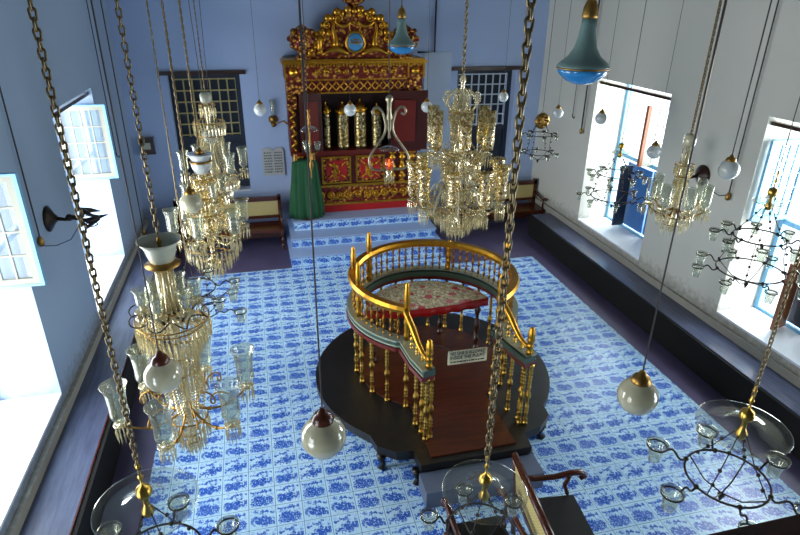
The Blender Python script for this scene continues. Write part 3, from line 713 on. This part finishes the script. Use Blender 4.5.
# cloth-covered table in the back of the pulpit
t=thing('pulpit_table',(BX,BY,.315),'table under a red-fringed floral cloth filling the back of the pulpit','table')
pt=arc(.80,math.radians(14),math.radians(166),30)
b=MB(); b.slab(pt,.72,.76); b.build('table_top','darkwood',t)
for x,y in((-.7,.2),(.7,.2),(-.35,.7),(.35,.7)):
    b=MB(); b.lathe(spindle(.72,.028),10,(x,y,0)); b.build('leg','darkwood',t)
t=thing('table_cloth',(BX,BY,1.076),'beige floral cloth with a red border on the pulpit table','tablecloth')
pt2=arc(.835,math.radians(12),math.radians(168),30)+[(-.4,.10),(0,.06),(.4,.10)]
b=MB(); b.slab(pt2,.0,.012); n=len(pt2); 
for i in range(n):
    x,y=pt2[i]; pass
b.build('cloth_top','floral',t)
b=MB(); fr=[(x,y) for x,y in pt2]
pts=[(.887-.0,.07)]+[]
N2=40; xs=[.82-1.64*i/N2 for i in range(N2+1)]
vs=[];fs=[]
for i,x in enumerate(xs):
    y=.055+.12*(x/.82)**2-.012-.006*sin(i*1.3); vs+= [(x,y,.01),(x,y-.01,-.10+.018*abs(sin(i*.6))),(x,y+.008,-.10+.018*abs(sin(i*.6))),(x,y+.012,.01)]
for i in range(N2):
    for k in range(4): k2=(k+1)%4; fs.append((i*4+k,(i+1)*4+k,(i+1)*4+k2,i*4+k2))
b.add(vs,fs,True); b.build('fringe','red',t)
# the notice
def text_mesh(body,size,mat,parent,loc,rot,name,wmax=None):
    c=bpy.data.curves.new(name,'FONT'); c.body=body; c.size=size; c.extrude=.0015; c.align_x='CENTER'; c.align_y='CENTER'
    o=bpy.data.objects.new(name+'_c',c); COL.objects.link(o); dg=bpy.context.evaluated_depsgraph_get(); dg.update()
    me=bpy.data.meshes.new_from_object(o.evaluated_get(dg)); bpy.data.objects.remove(o); me.materials.clear(); me.materials.append(M[mat])
    q=bpy.data.objects.new(name,me); COL.objects.link(q); q.parent=parent; q.location=loc; q.rotation_euler=rot
    if wmax:
        w=max(v.co.x for v in me.vertices)-min(v.co.x for v in me.vertices); q.scale[0]=wmax/w
    return q
t=thing('notice_sign',(2.09,5.18,.87),'cream notice board with black capital lettering hung across the pulpit entrance','sign')
b=MB(); b.cbox((0,0,.09),(.46,.012,.175),.0); b.build('board','signface',t)
text_mesh('NO ONE IS ALLOWED',.062,'black',t,(0,-.0075,.145),(PI/2,0,0),'lettering',.41)
text_mesh('INSIDE THE PULPIT',.062,'black',t,(0,-.0075,.09),(PI/2,0,0),'lettering',.41)
b=MB(); x=-.2; random.seed(3)
while x<.19: w_=random.uniform(.012,.05); b.box(x,min(x+w_,.2),-.0085,-.0065,.028,.042); x+=w_+.009
b.build('small_lettering','black',t)
b=MB(); b.tube([(-.19,0,.18),(-.3,0,.25),(-.62,.06,.36)],.006,6); b.tube([(.19,0,.18),(.25,0,.25),(.36,.06,.36)],.006,6); b.build('cord','cord',t)

# ------------------------------------------------------------------ chairs in the foreground
def armchair(loc,rz,label,wd=.95,s=1.0,tr=.032):
    t=thing('cane_armchair',loc,label,'chair',None,rz); w=wd/2   # faces +x locally, back at x=0
    b=MB(); b.box(.04,.55,-w+.04,w-.04,.38,.44); b.build('seat','blackwood',t)
    b=MB(); b.tube([(-.05,-w,.95*s),(-.06,0,.97*s),(-.05,w,.95*s)],[tr,tr*1.1,tr],8)
    b.box(-.02,.03,-w+.04,w-.04,.5,.55)
    for y in(-w+.02,w-.02): b.tube([(.02,y,.0),(.0,y,.4),(-.02,y,.7*s),(-.05,y,.96*s)],[.025,.03,.025,.03],8)
    b.build('back_frame','chairwood',t)
    b=MB(); b.add([(.0,-w+.04,.55),(.0,w-.04,.55),(-.045,w-.04,.93*s),(-.045,-w+.04,.93*s),(-.012,-w+.04,.55),(-.012,w-.04,.55),(-.057,w-.04,.93*s),(-.057,-w+.04,.93*s)],[(0,1,2,3),(7,6,5,4),(0,4,5,1),(3,2,6,7),(0,3,7,4),(1,5,6,2)]); b.build('cane_back','cane',t)
    for y in(-w+.02,w-.02):
        b=MB(); b.tube([(-.02,y,.72),(.15,y,.66),(.35,y,.66),(.5,y,.69),(.6,y,.69),(.64,y,.64),(.60,y,.61)],[.024,.026,.026,.028,.03,.03,.02],8); b.tube([(.50,y,.44),(.46,y,.55),(.5,y,.67)],.02,8); b.build('arm','chairwood',t)
        b=MB(); b.tube([(.5,y,.38),(.53,y,.25),(.5,y,.1),(.54,y,0)],[.035,.03,.022,.03],8); b.build('leg','chairwood',t)
    b=MB(); b.box(.45,.5,-w+.06,w-.06,.3,.38); b.build('apron','chairwood',t)
    return t
armchair((1.97,3.14,0),math.radians(-6),'dark wooden armchair with cane back and scrolled arm facing the right wall')
armchair((1.56,2.90,0),math.radians(90),'dark armchair with a curled arm facing the pulpit, left of the other chair',.56,.74)

# ------------------------------------------------------------------ gallery parapet beside the photographer
g=MB(); g.box(XL,XR,YB,.62,2.45,2.6); struct(g.build('gallery_floor','darkwood'))
t=thing('gallery_railing',(1.87,.74,2.6),'dark brown wooden gallery rail at the bottom right corner','railing')
b=MB(); b.box(-4.16,4.16,-.06,.06,.76,.83); b.build('top_rail','chairwood',t)
b=MB(); b.box(-4.16,4.16,-.13,.03,-.15,0.0); b.build('bottom_rail','darkwood',t)
b0=MB(); b0.lathe(spindle(.76,.022),10); o0=b0.build('baluster','darkwood',t,(-4.0,0,0))
for i in range(1,33):
    o=o0.copy(); COL.objects.link(o); o.location=(-4.0+i*.25,0,0)

# ------------------------------------------------------------------ hanging chains and lamps
def chain_mesh(h,link=.05,wire=.0055,n=5,wid=.26):
    b=MB(); pitch=link-2.2*wire*1.0; N=max(1,int(h/pitch)); pitch=h/N
    for i in range(N):
        c=pitch*(i+.5); r=link*wid; s=link/2-r; pts=[]
        for k in range(10):
            a=2*PI*k/10; x=r*cos(a); z=r*sin(a)+(s if sin(a)>=0 else -s)
            pts.append((x,0,c+z) if i%2 else (0,x,c+z))
        b.tube(pts,wire,n,True)
    return b
def hang(t,z0,kind,link=.05,wire=.0055,r=.004,mat=None):
    """chain or cord from local height z0 to the ceiling"""
    h=ZC-t.location.z-z0
    if kind=='chain': o=chain_mesh(h,link,wire).build('chain',mat or 'chain',t,(0,0,z0))
    elif kind=='twist':
        b=MB()
        for s_ in(0,PI):
            n=int(h/.02); b.tube([(r*1.2*cos(s_+i*.9),r*1.2*sin(s_+i*.9),h*i/n) for i in range(n+1)],r,4)
        o=b.build('chain',mat or 'chain',t,(0,0,z0))
    else:
        b=MB(); b.tube([(0,0,0),(0,0,h)],r,6); o=b.build('cord',mat or 'cord',t,(0,0,z0))
    return o
def globe(x,y,z,R,label,mat='opal',group=None,kind='cord',cap='oldbrass',r=.004,**k):
    t=thing('globe_lamp',(x,y,z),label,'hanging lamp',group)
    b=MB(); b.lathe([(0,-R*.97),(R*.35,-R*.93),(R*.68,-R*.72),(R*.92,-R*.38),(R,0),(R*.93,R*.36),(R*.72,R*.68),(R*.42,R*.90),(R*.38,R*.98),(0,R*.98)],28); b.build('glass_globe',mat,t)
    b=MB(); b.lathe([(R*.48,R*.84),(R*.5,R*.95),(R*.42,R*1.08),(R*.38,R*1.18),(R*.2,R*1.28),(R*.12,R*1.5),(0,R*1.55)],20); b.build('cap',cap,t)
    hang(t,R*1.45,kind,r=r,**k); return t
globe(.2,2.38,2.55,.118,'cream globe lamp hanging low in front of the black pulpit base','opal',r=.0045,cap='chairwood')
globe(2.03,2.36,2.51,.116,'cream globe lamp with brass cap hanging over the tiles right of the pulpit','opal',r=.0045)
globe(-.71,3.34,2.41,.118,'cream globe lamp hanging beside the wall bench among the left chandeliers','opal',r=.0045,cap='chairwood')
globe(-.65,5.56,2.83,.105,'pale yellow glass globe on a long twisted chain among the left chandeliers','opal',kind='twist',r=.006)
for (x,y,z,R,l) in ((.1,9.44,3.02,.10,'small white globe lamp hanging left of the ark before the bare wall'),(1.5,9.41,2.98,.10,'small white globe lamp hanging before the open ark'),
    (2.78,9.43,2.99,.095,'small white globe lamp hanging in front of the open ark door'),(4.02,9.2,3.15,.085,'small white globe lamp in front of the right lattice window'),
    (4.87,8.88,2.92,.09,'small milky globe lamp near the far right corner, beyond the wire-hoop lights'),(4.98,7.77,3.03,.09,'small milky globe lamp before the bright far right window, left one'),
    (5.3,6.87,2.73,.10,'small milky globe lamp low before the glazed sash of the far right window'),):
    globe(x,y,z,R,l,'opalw',group='small white globe lamps',r=.003)
globe(4.7,4.89,3.04,.105,'flattened milky globe lamp before the grey right wall','opalw',r=.007)
def bell_lamp(x,y,z,s,label,r):
    t=thing('hanging_bell_lamp',(x,y,z),label,'hanging lamp'); S=lambda pr:[(a*s,c*s) for a,c in pr]
    b=MB(); b.lathe(S([(.185,.0),(.19,.015),(.165,.04),(.115,.08),(.08,.14),(.062,.21),(.052,.29),(.05,.33)]),28); b.build('bell_shade','bell',t)
    b=MB(); b.lathe(S([(.178,-.0),(.18,-.02),(.165,-.045),(.12,-.085),(.06,-.11),(0,-.118)]),28); b.build('glass_bowl','bellblue',t)
    b=MB(); b.ring((0,0,0),.185*s,.007*s,32,6); b.build('rim','oldbrass',t)
    b=MB(); b.lathe(S([(.052,.33),(.055,.35),(.05,.40),(.035,.44),(.014,.46),(.008,.49),(0,.5)]),16); b.build('collar','oldbrass',t)
    hang(t,.48*s,r,.05,.005,r=.005)
bell_lamp(2.35,4.0,4.21-.05,1.0,'large bell-shaped lamp with blue glass bowl hanging top right of centre','chain')
bell_lamp(2.02,8.15,4.03,1.02,'smaller bell-shaped lamp with blue bowl hanging before the ark crest','cord')

# ------------------------------------------------------------------ crystal chandelier pieces
def prisms(b,cx,cy,z,R,n,L,r=.009,rows=1):
    for k in range(n):
        a=2*PI*k/n; x=cx+R*cos(a); y=cy+R*sin(a); l=L*random.uniform(.85,1.1)
        b.gem((x,y,z-.012),r*.8,.022,5,0,.5); b.gem((x,y,z-.03-l*.25),r,l,5,0,.25)
def arm_piece(t,ang,z,R,shade,mat,sr,sh,dip=.10,pl=.09,armmat='crystal',ar=.011,pr=9):
    """one arm: curve + drip pan + shade + fringe; built once, then copied round"""
    b=MB(); n=12
    P=[(.03+(R-.03)*q,0,-dip*sin(q*PI)*1.1+.02*q) for q in[i/n for i in range(n+1)]]
    b.tube(P,[ar*(1.1-.3*i/n) for i in range(n+1)],7)
    for q in(.3,.6): b.ball((.03+(R-.03)*q,0,-dip*sin(q*PI)*1.1+.02*q),ar*1.8,8)
    arm=b.build('arm',armmat,t,(0,0,z),ang)
    b=MB(); b.lathe([(.012,-.02),(.03,-.01),(.055,.0),(.065,.012),(.06,.014),(.02,.01),(.016,.04),(.024,.05),(0,.055)],14,(R,0,.03)); b.build('drip_pan','crystal',arm)
    b=MB(); prisms(b,R,0,.03,.055,pr,pl); b.build('crystal_fringe','crystal',arm)
    if shade=='tulip': prof=[(.02,0),(sr*.62,.02),(sr*.78,sh*.2),(sr*.72,sh*.45),(sr*.8,sh*.75),(sr*.95,sh*.93),(sr*1.08,sh)]
    elif shade=='hurricane': prof=[(.02,0),(sr*.5,.02),(sr*.85,sh*.3),(sr*.95,sh*.5),(sr*.8,sh*.72),(sr*.78,sh*.85),(sr*1.1,sh)]
    else: prof=[(.02,0),(sr*.9,.02),(sr,sh*.2),(sr,sh)]
    b=MB(); b.shell(prof,20,(R,0,.07)); b.build('glass_shade',mat,arm)
    return arm
def tier(t,z,n,R,ph=0,shade='tulip',mat='glass',sr=.06,sh=.2,**k):
    first=arm_piece(t,ph,z,R,shade,mat,sr,sh,**k)
    for i in range(1,n): copy_tree(first,t,rz=ph+2*PI*i/n)
def skirt(t,z,R,n,L,r=.010,mat='crystal',name='prism_ring',ringmat='oldbrass'):
    b=MB(); b.ring((0,0,z),R,.006,24,5); o=b.build(name,ringmat,t)
    b=MB(); prisms(b,0,0,z,R,n,L,r); b.build('hanging_prisms',mat,o)
def strings(t,z0,r0,z1,r1,n,sag=.0,bead=.010,mat='crystal'):
    b=MB(); Lh=math.hypot(z1-z0,r1-r0); m=max(3,int(Lh/(bead*2.3)))
    for i in range(m+1):
        q=i/m; r=r0+(r1-r0)*q-sag*sin(q*PI); b.gem((r,0,z0+(z1-z0)*q),bead*.9,bead*2,5,0,.5)
    o=b.build('bead_string',mat,t)
    for k in range(1,n): c=o.copy(); COL.objects.link(c); c.rotation_euler[2]=2*PI*k/n
def stem(t,prof,mat='crystal',n=14,name='stem'):
    b=MB(); b.lathe(prof,n); return b.build(name,mat,t)
def hangrods(t,z0,z1,R,n,mat='crystal',r=.012):
    b=MB()
    for k in range(n):
        a=2*PI*k/n; b.tube([(R*cos(a),R*sin(a),z0),(R*cos(a),R*sin(a),z1)],r,6)
    b.build('glass_rods',mat,t)

# C2 : near left, two tiers, milk glass bells on top
zb=1.3
t=thing('crystal_chandelier',(-.75,4.2,zb),'large crystal chandelier nearest on the left, with a flared milk-glass bell on top','chandelier')
hang(t,3.05-zb,'chain',.062,.0060)
b=MB(); b.shell([(.05,0),(.085,.01),(.10,.06),(.115,.12),(.155,.17)],22,(0,0,2.83-zb),0,.006); b.build('bell_bowl','frost',t)
b=MB(); b.lathe([(0,0),(.12,.0),(.13,.012),(.06,.03),(.03,.05),(.012,.16),(.02,.18),(.01,.22),(0,.23)],18,(0,0,2.80-zb)); b.build('bell_mount','oldbrass',t)
hangrods(t,2.78-zb,2.42-zb,.055,8)
stem(t,[(.012,-.25),(.03,-.22),(.06,-.16),(.03,-.1),(.02,.1),(.05,.16),(.07,.2),(.03,.25),(.02,.5),(.04,.55),(.06,.62),(.03,.7),(.015,.9),(.03,.95),(.05,1.05),(.04,1.12),(.02,1.5)])
tier(t,2.42-zb,6,.19,.2,'tulip','glass',.055,.15,dip=.05,pl=.07,armmat='iron')
for (z,R,n,L) in((2.44-zb,.13,22,.14),(2.36-zb,.27,46,.20),(2.30-zb,.23,38,.20),(2.22-zb,.18,32,.22),(2.05-zb,.14,26,.22),(1.88-zb,.12,22,.20),(1.30-zb+.12,.15,26,.20),(1.28-zb,.10,18,.18),(1.16-zb,.05,10,.12)): skirt(t,z,R,n,L,.012)
strings(t,2.15-zb,.15,1.45-zb,.07,20,-.02,.013); strings(t,2.0-zb,.1,1.55-zb,.14,16,-.03,.012)
b=MB(); N_=96
b.tube([((.27+.045*sin(9*2*PI*i/N_))*cos(2*PI*i/N_),(.27+.045*sin(9*2*PI*i/N_))*sin(2*PI*i/N_),2.42-zb+.03*cos(9*2*PI*i/N_)) for i in range(N_)],.0055,5,True); b.build('curled_wire_ring','iron',t)
tier(t,1.50-zb,6,.50,.30,'tulip','glass',.095,.34,dip=.09,pl=.13,armmat='oldbrass',pr=12)
b0=MB(); P=[]
for i in range(24): q=i/23; P.append((.14+.26*q+.05*sin(q*11),0,.30+.06*cos(q*11)))
b0.tube(P,.007,6); o0=b0.build('curled_scroll','oldbrass',t,rz=.3+.52)
for k in range(1,6): c=o0.copy(); COL.objects.link(c); c.rotation_euler[2]=.82+k*PI/3

# C3a : far left
zb=2.0
t=thing('crystal_chandelier',(-.58,8.05,zb),'slender tall crystal chandelier before the left lattice window','chandelier')
hang(t,1.5,'twist',r=.005)
for s_ in(-.09,.1): 
    b=MB(); b.tube([(s_*.4,0,1.42),(s_,0,ZC-zb)],.004,5); b.build('side_cord','cord',t)
b=MB(); b.lathe([(0,0),(.05,.0),(.07,.02),(.075,.1),(.05,.13),(0,.14)],16,(0,0,1.36)); b.build('top_cap','frost',t)
stem(t,[(.012,0),(.04,.03),(.07,.1),(.03,.16),(.02,.3),(.05,.4),(.07,.5),(.03,.6),(.02,.9),(.05,1.0),(.02,1.1),(.03,1.3),(.01,1.4)])
for (z,R,n,L) in((1.34,.1,16,.17),(1.12,.2,28,.15),(.95,.16,20,.12),(.35,.3,36,.14),(.2,.2,24,.14),(.08,.1,12,.12)): skirt(t,z,R,n,L,.013)
strings(t,1.1,.18,.4,.3,18,.08,.015); strings(t,.85,.10,.4,.2,12,.03,.014)
tier(t,.42,6,.38,.1,'tulip','glass',.075,.27,dip=.08,pl=.11)
b=MB(); b.ball((0,0,.93),.105,18); b.build('glass_ball','opalw',t)

# C3b : middle left
zb=1.9
t=thing('crystal_chandelier',(-.56,6.05,zb),'gold-tinted crystal chandelier with a white banded bell, second in the left row','chandelier')
hang(t,1.32,'twist',r=.006)
b=MB(); b.lathe([(0,0),(.06,.0),(.09,.05),(.1,.1),(.085,.14),(.12,.19),(.125,.2),(0,.19)],20,(0,0,1.08)); b.build('top_bell','opalw',t)
b=MB(); b.ring((0,0,1.2),.098,.012,20,6); b.lathe([(.012,1.27),(.05,1.28),(.03,1.31),(0,1.35)],12); b.build('bell_band','oldbrass',t)
stem(t,[(.012,0),(.05,.04),(.08,.1),(.03,.16),(.02,.3),(.06,.42),(.08,.5),(.03,.6),(.02,.9),(.05,1.0),(.04,1.08)],'amber')
for (z,R,n,L) in((1.04,.12,20,.18),(.85,.16,24,.18),(.68,.2,28,.16),(.30,.26,32,.16),(.18,.18,22,.15),(.05,.08,12,.12)): skirt(t,z,R,n,L,.013,'amber' if z>.6 else 'crystal')
strings(t,1.0,.08,.36,.24,20,.03,.014,'amber')
tier(t,.42,6,.36,.28,'tulip','glass',.075,.26,dip=.08,pl=.12)
tier(t,.78,4,.2,.5,'tulip','glass',.05,.16,dip=.06,pl=.09)

# C4 : the big one over the pulpit
zb=1.95
t=thing('crystal_chandelier',(2.28,6.35,zb),'biggest crystal chandelier with tall amber etched shades above the pulpit','chandelier')
hang(t,1.9,'chain',.055,.007)
stem(t,[(.015,.0),(.05,.03),(.09,.1),(.04,.18),(.03,.4),(.06,.5),(.08,.58),(.04,.68),(.03,.9),(.07,1.02),(.08,1.1),(.03,1.2),(.03,1.4),(.09,1.5),(.11,1.56),(.04,1.62),(.02,1.8),(.04,1.85),(.0,1.92)])
b=MB()
for k in range(8):
    a=k*PI/4; P=[]
    for i in range(16):
        q=i/15; w=.05+.13*sin(q*PI*.95); P.append(((w)*cos(a),(w)*sin(a),1.45+.3*q))
    b.tube(P,[.012]*16,6); 
    for i in range(10):
        q=i/9*1.7*PI; rr=.18+.035*cos(q+PI); b.ball((rr*cos(a),rr*sin(a),1.66+.05*sin(q)),.013,6)
b.build('crown_scrolls','crystal',t)
skirt(t,1.5,.14,22,.13,.012); skirt(t,1.38,.1,16,.12,.012)
tier(t,1.02,6,.34,.35,'straight','amber',.068,.45,dip=.10,pl=.14,pr=12)
tier(t,.42,9,.53,.1,'tulip','amber',.085,.44,dip=.12,pl=.17,pr=14)
for (z,R,n,L) in((1.0,.12,20,.2),(.92,.2,30,.18),(.8,.14,20,.2),(.62,.16,22,.18),(.42,.34,46,.17),(.34,.26,36,.18),(.24,.18,26,.18),(.12,.1,14,.14)): skirt(t,z,R,n,L,.014)
strings(t,1.35,.08,.98,.28,10,.05,.013); strings(t,.85,.1,.45,.42,16,.08,.013)
b=MB()
for k in range(8):
    a=k*PI/4+.5; P=[((.12+.28*q)*cos(a),(.12+.28*q)*sin(a),.5+.22*sin(q*PI)-.15*q) for q in[i/12 for i in range(13)]]; b.tube(P,.011,6)
b.build('glass_scrolls','frost',t)

# C8 : right, before grey wall
zb=2.35
t=thing('crystal_chandelier',(4.25,5.0,zb),'crystal chandelier with clear straight shades before the grey right wall','chandelier')
hang(t,1.05,'chain',.045,.006)
b=MB(); b.tube([(.06,0,1.0),(.07,0,ZC-zb)],.006,5); b.build('side_cord','chain',t)
b=MB(); b.lathe([(0,0),(.05,0),(.06,.02),(.06,.1),(.045,.12),(0,.12)],16,(0,0,.93)); b.build('top_cap','opal',t)
stem(t,[(.012,0),(.04,.03),(.06,.1),(.03,.16),(.025,.3),(.05,.36),(.03,.5),(.05,.6),(.07,.66),(.03,.74),(.02,.95)])
hangrods(t,.92,.74,.045,5,r=.006)
skirt(t,.74,.09,16,.10,.011); skirt(t,.62,.07,12,.12,.011)
tier(t,.26,7,.27,.0,'straight','glass',.05,.24,dip=.06,pl=.10,armmat='oldbrass')
for (z,R,n,L) in((.2,.16,22,.12),(.1,.1,14,.1)): skirt(t,z,R,n,L,.011)
strings(t,.6,.05,.28,.14,8,.02,.012)

# ---- iron ring lights with glass oil cups
def ring_light(x,y,z,label,tiers,ztop,dish=None,kind='chain',beads=5,mat='iron',link=.045,wire=.0055,extra=None,cupmat='glass'):
    t=thing('oil_lamp_chandelier',(x,y,z),label,'chandelier')
    hang(t,ztop,kind,link,wire,r=.004) if kind=='chain' else hang(t,ztop,kind,r=.004)
    if dish:
        R,dz,mt=dish
        b=MB(); b.shell([(.012,.05),(R*.3,.045),(R*.42,.02),(R*.5,.012),(R*.8,-.004),(R*.97,-.004),(R,.006)],32,(0,0,dz),0,.005); b.build('smoke_dish',mt,t)
        b=MB(); b.lathe([(0,-.07),(.02,-.06),(.03,-.03),(.015,.0),(.012,.04),(.03,.06),(.036,.08),(.028,.105),(.006,.12),(.006,.15),(.014,.165),(.006,.18),(.005,.21),(.012,.225),(.005,.24),(0,.26)],14,(0,0,dz)); b.build('brass_finial','brass',t)
        zt=dz-.02
    else: zt=ztop
    for ti,(zz,Rr,n,al,cr,ch,ph) in enumerate(tiers):
        b=MB(); b.ring((0,0,zz),Rr,.006,36,6); b.build('iron_ring',mat,t)
        arm=None
        b=MB(); P=[(Rr+al*q,0,zz-.02*sin(q*2*PI)) for q in[i/8 for i in range(9)]]; b.tube(P,.006,6); b.ball((Rr,0,zz),.014,8); b.ring((Rr+al+cr,0,zz),cr,.005,18,5)
        arm=b.build('cup_arm',mat,t,rz=ph)
        b=MB(); b.shell([(cr*.35,-ch),(cr*.6,-ch*.98),(cr*.72,-ch*.6),(cr*.8,-ch*.1),(cr*1.15,ch*.18)],16,(Rr+al+cr,0,zz),0,.003); b.build('glass_cup',cupmat,arm)
        for k in range(1,n): copy_tree(arm,t,rz=ph+2*PI*k/n)
        # bead chains carrying the ring
        up=zt if ti==0 else tiers[ti-1][0]; r0=.02 if ti==0 else tiers[ti-1][1]
        b=MB(); pts=[(r0,0,up),((r0+Rr)/2*.9,0,(up+zz)/2),(Rr,0,zz)]; b.tube(pts,.003,5)
        for q in (.33,.62,.85): b.ball((r0+(Rr-r0)*q*.95,0,up+(zz-up)*q),.011,8)
        o=b.build('bead_chain',mat,t,rz=ph+.3)
        for k in range(1,4): c=o.copy(); COL.objects.link(c); c.rotation_euler[2]=ph+.3+2*PI*k/4
    zl,Rl=tiers[-1][0],tiers[-1][1]
    b=MB()
    for k in range(4):
        a=k*PI/2+.4; b.tube([(Rl*cos(a),Rl*sin(a),zl),(Rl*.5*cos(a),Rl*.5*sin(a),zl-.09),(0,0,zl-.11)],.004,5)
    b.gem((0,0,zl-.12),.02,.07,6); b.build('bottom_stay',mat,t)
    return t
ring_light(-.72,5.22,1.88,'dark iron ring light with glass oil cups, behind the nearest left chandelier',[(.22,.22,6,.13,.05,.1,.2),(.0,.25,6,.15,.055,.11,.7)],.5,None,'twist')
ring_light(4.17,6.0,2.3,'two-tier iron ring light with oil cups before the far right window',[(.42,.22,8,.07,.035,.07,.0),(.14,.26,8,.10,.035,.08,.3)],.8,(.11,.68,'smoke'),'cord')
ring_light(4.17,8.05,2.35,'small wire ring light with a round brass disc near the far right corner',[(.42,.18,7,.05,.03,.06,.0),(.14,.20,7,.05,.03,.06,.3)],.75,None,'cord')
t=bpy.data.objects[[o.name for o in bpy.data.objects if o.name.startswith('oil_lamp_chandelier') and not o.parent][-1]]
b=MB(); b.lathe([(0,.02),(.06,.018),(.11,.0),(.12,-.02),(.05,-.02),(0,-.02)],22,(0,-.03,.62),axis='y')
for k in range(8): b.ball((.075*cos(k*PI/4),-.055,.62+.075*sin(k*PI/4)),.022,8)
b.build('brass_disc','oldbrass',t)
ring_light(3.80,3.48,2.55,'two-tier iron ring light with oil cups before the near right window',[(.37,.19,8,.09,.04,.085,.1),(.08,.25,8,.11,.042,.09,.4)],.78,(.12,.66,'smoke'),'cord')
ring_light(2.2,1.8,2.38,'large iron ring light under a wide glass dish, bottom right',[(.0,.20,6,.10,.052,.10,.1)],.5,(.215,.32,'smoke'),'chain',link=.034,wire=.0038)
ring_light(.98,2.07,2.0,'ring light under a clear glass dish on a heavy chain, bottom centre',[(.02,.18,6,.06,.045,.09,.5)],.5,(.22,.30,'smoke'),'chain',link=.056,wire=.0062)
ring_light(-.62,2.12,2.22,'ring light with a wide glass dish and brass ball, bottom left',[(-.02,.20,6,.08,.05,.10,.35)],.5,(.225,.32,'smoke'),'chain',link=.038,wire=.0042)

# eternal light in front of the ark
t=thing('ark_lamp',(1.66,7.3,2.3),'silvery lyre-shaped lamp with a small orange flame hanging before the ark','hanging lamp')
hang(t,1.2,'cord',r=.006)
b=MB(); b.lathe([(.0,.66),(.02,.68),(.012,.74),(.03,.80),(.03,.9),(.045,.94),(.03,1.0),(.03,1.12),(.05,1.16),(.045,1.19),(.01,1.22)],14); b.build('stem','silver',t)
for s_ in(1,-1):
    P=[(.20,1.06),(.22,1.08),(.26,1.07),(.27,1.02),(.24,.99),(.21,1.01),(.22,1.04)]
    P=[(.16,.99),(.19,.97),(.215,1.01),(.19,1.055),(.14,1.06),(.09,1.01),(.06,.92),(.045,.82),(.07,.72),(.15,.60),(.23,.49),(.265,.40),(.25,.32),(.19,.27),(.1,.265),(.03,.29)]
    from mathutils.geometry import interpolate_bezier
    b=MB(); pts=[]
    for i in range(len(P)-1):
        for k in range(4):
            q=k/4; p0=P[max(i-1,0)];p1=P[i];p2=P[i+1];p3=P[min(i+2,len(P)-1)]
            f=lambda a,b_,c,d:.5*((2*b_)+(-a+c)*q+(2*a-5*b_+4*c-d)*q*q+(-a+3*b_-3*c+d)*q**3)
            pts.append((s_*f(p0[0],p1[0],p2[0],p3[0]),0,f(p0[1],p1[1],p2[1],p3[1])))
    b.tube(pts,.016,8); b.build('lyre_arm','silver',t)
b=MB(); b.shell([(.01,.58),(.06,.57),(.11,.55),(.14,.53)],22); b.tube([(0,0,.58),(0,0,.9)],.005,5); b.build('smoke_disc','smoke',t)
b=MB(); b.shell([(.03,.26),(.055,.29),(.06,.35),(.055,.40)],18); b.build('lamp_cup','redglass',t)
b=MB(); b.lathe([(0,.30),(.015,.32),(.018,.345),(.008,.375),(0,.395)],10); b.build('flame','flame',t)
b=MB(); b.lathe([(0,.1),(.02,.12),(.05,.16),(.03,.2),(.05,.24),(.035,.27),(0,.27)],14); prisms(b,0,0,.2,.06,10,.13,.01); b.build('crystal_drop','crystal',t)
# slim oil lamp over the green drape
t=thing('hanging_oil_lamp',(.63,7.1,2.55),'slim brass oil lamp under a small glass smoke disc, left of the ark','hanging lamp')
hang(t,.72,'cord',r=.005)
b=MB(); b.shell([(.01,.66),(.06,.65),(.10,.62),(.115,.60)],22); b.build('smoke_disc','smoke',t)
b=MB(); b.lathe([(0,.0),(.01,.02),(.007,.1),(.018,.14),(.03,.18),(.012,.22),(.008,.4),(.016,.44),(.008,.5),(.01,.66),(.02,.69),(.008,.72),(.02,.76),(.006,.8),(.018,.84),(0,.87)],12); b.build('stem','oldbrass',t)
for k in range(3):
    a=2*PI*k/3; b=MB(); b.shell([(.02,0),(.035,.02),(.04,.07),(.045,.1)],12,(.09*cos(a),.09*sin(a),.36)); b.build('glass_cup','glass',t)
b=MB()
for k in range(3): a=2*PI*k/3; b.tube([(0,0,.3),(.05*cos(a),.05*sin(a),.3),(.09*cos(a),.09*sin(a),.36)],.006,6)
b.build('arm','oldbrass',t)

# ------------------------------------------------------------------ daylight through the windows
world=bpy.data.worlds.new('World'); SC.world=world; world.use_nodes=True
nt=world.node_tree; nt.nodes.clear(); bg=nt.nodes.new('ShaderNodeBackground'); wo=nt.nodes.new('ShaderNodeOutputWorld')
bg.inputs[0].default_value=(.86,.93,1,1); bg.inputs[1].default_value=2.0; nt.links.new(bg.outputs[0],wo.inputs[0])
def area(name,loc,rot,sx,sy,power,col):
    l=bpy.data.lights.new(name,'AREA'); l.shape='RECTANGLE'; l.size=sx; l.size_y=sy; l.energy=power; l.color=col
    o=bpy.data.objects.new(name,l); COL.objects.link(o); o.location=loc; o.rotation_euler=rot; return o
for (y0,y1),pl,pr_ in zip(W,(230,230,200),(260,260,220)):
    yc=(y0+y1)/2
    area('daylight_left',(XL-TH-.35,yc,2.1),(0,-PI/2,0),2.9,2.1,pl,(.95,.98,1))
    area('daylight_right',(XR+TH+.35,yc,2.1),(0,PI/2,0),2.9,2.1,pr_,(.88,.95,1))

# ------------------------------------------------------------------ camera
cam=bpy.data.cameras.new('Camera'); co=bpy.data.objects.new('Camera',cam); COL.objects.link(co); SC.camera=co
R=Matrix(((0.97129663,0.08997007,-0.22020046),(-0.23762165,0.40940546,-0.88086498),(0.01089978,0.90790559,0.41903298)))
# columns are the camera axes in world space
mw=R.to_4x4(); mw.translation=Vector((0,0,4.6)); co.matrix_world=mw
cam.sensor_width=36; cam.lens=582/800*36; cam.clip_start=.05
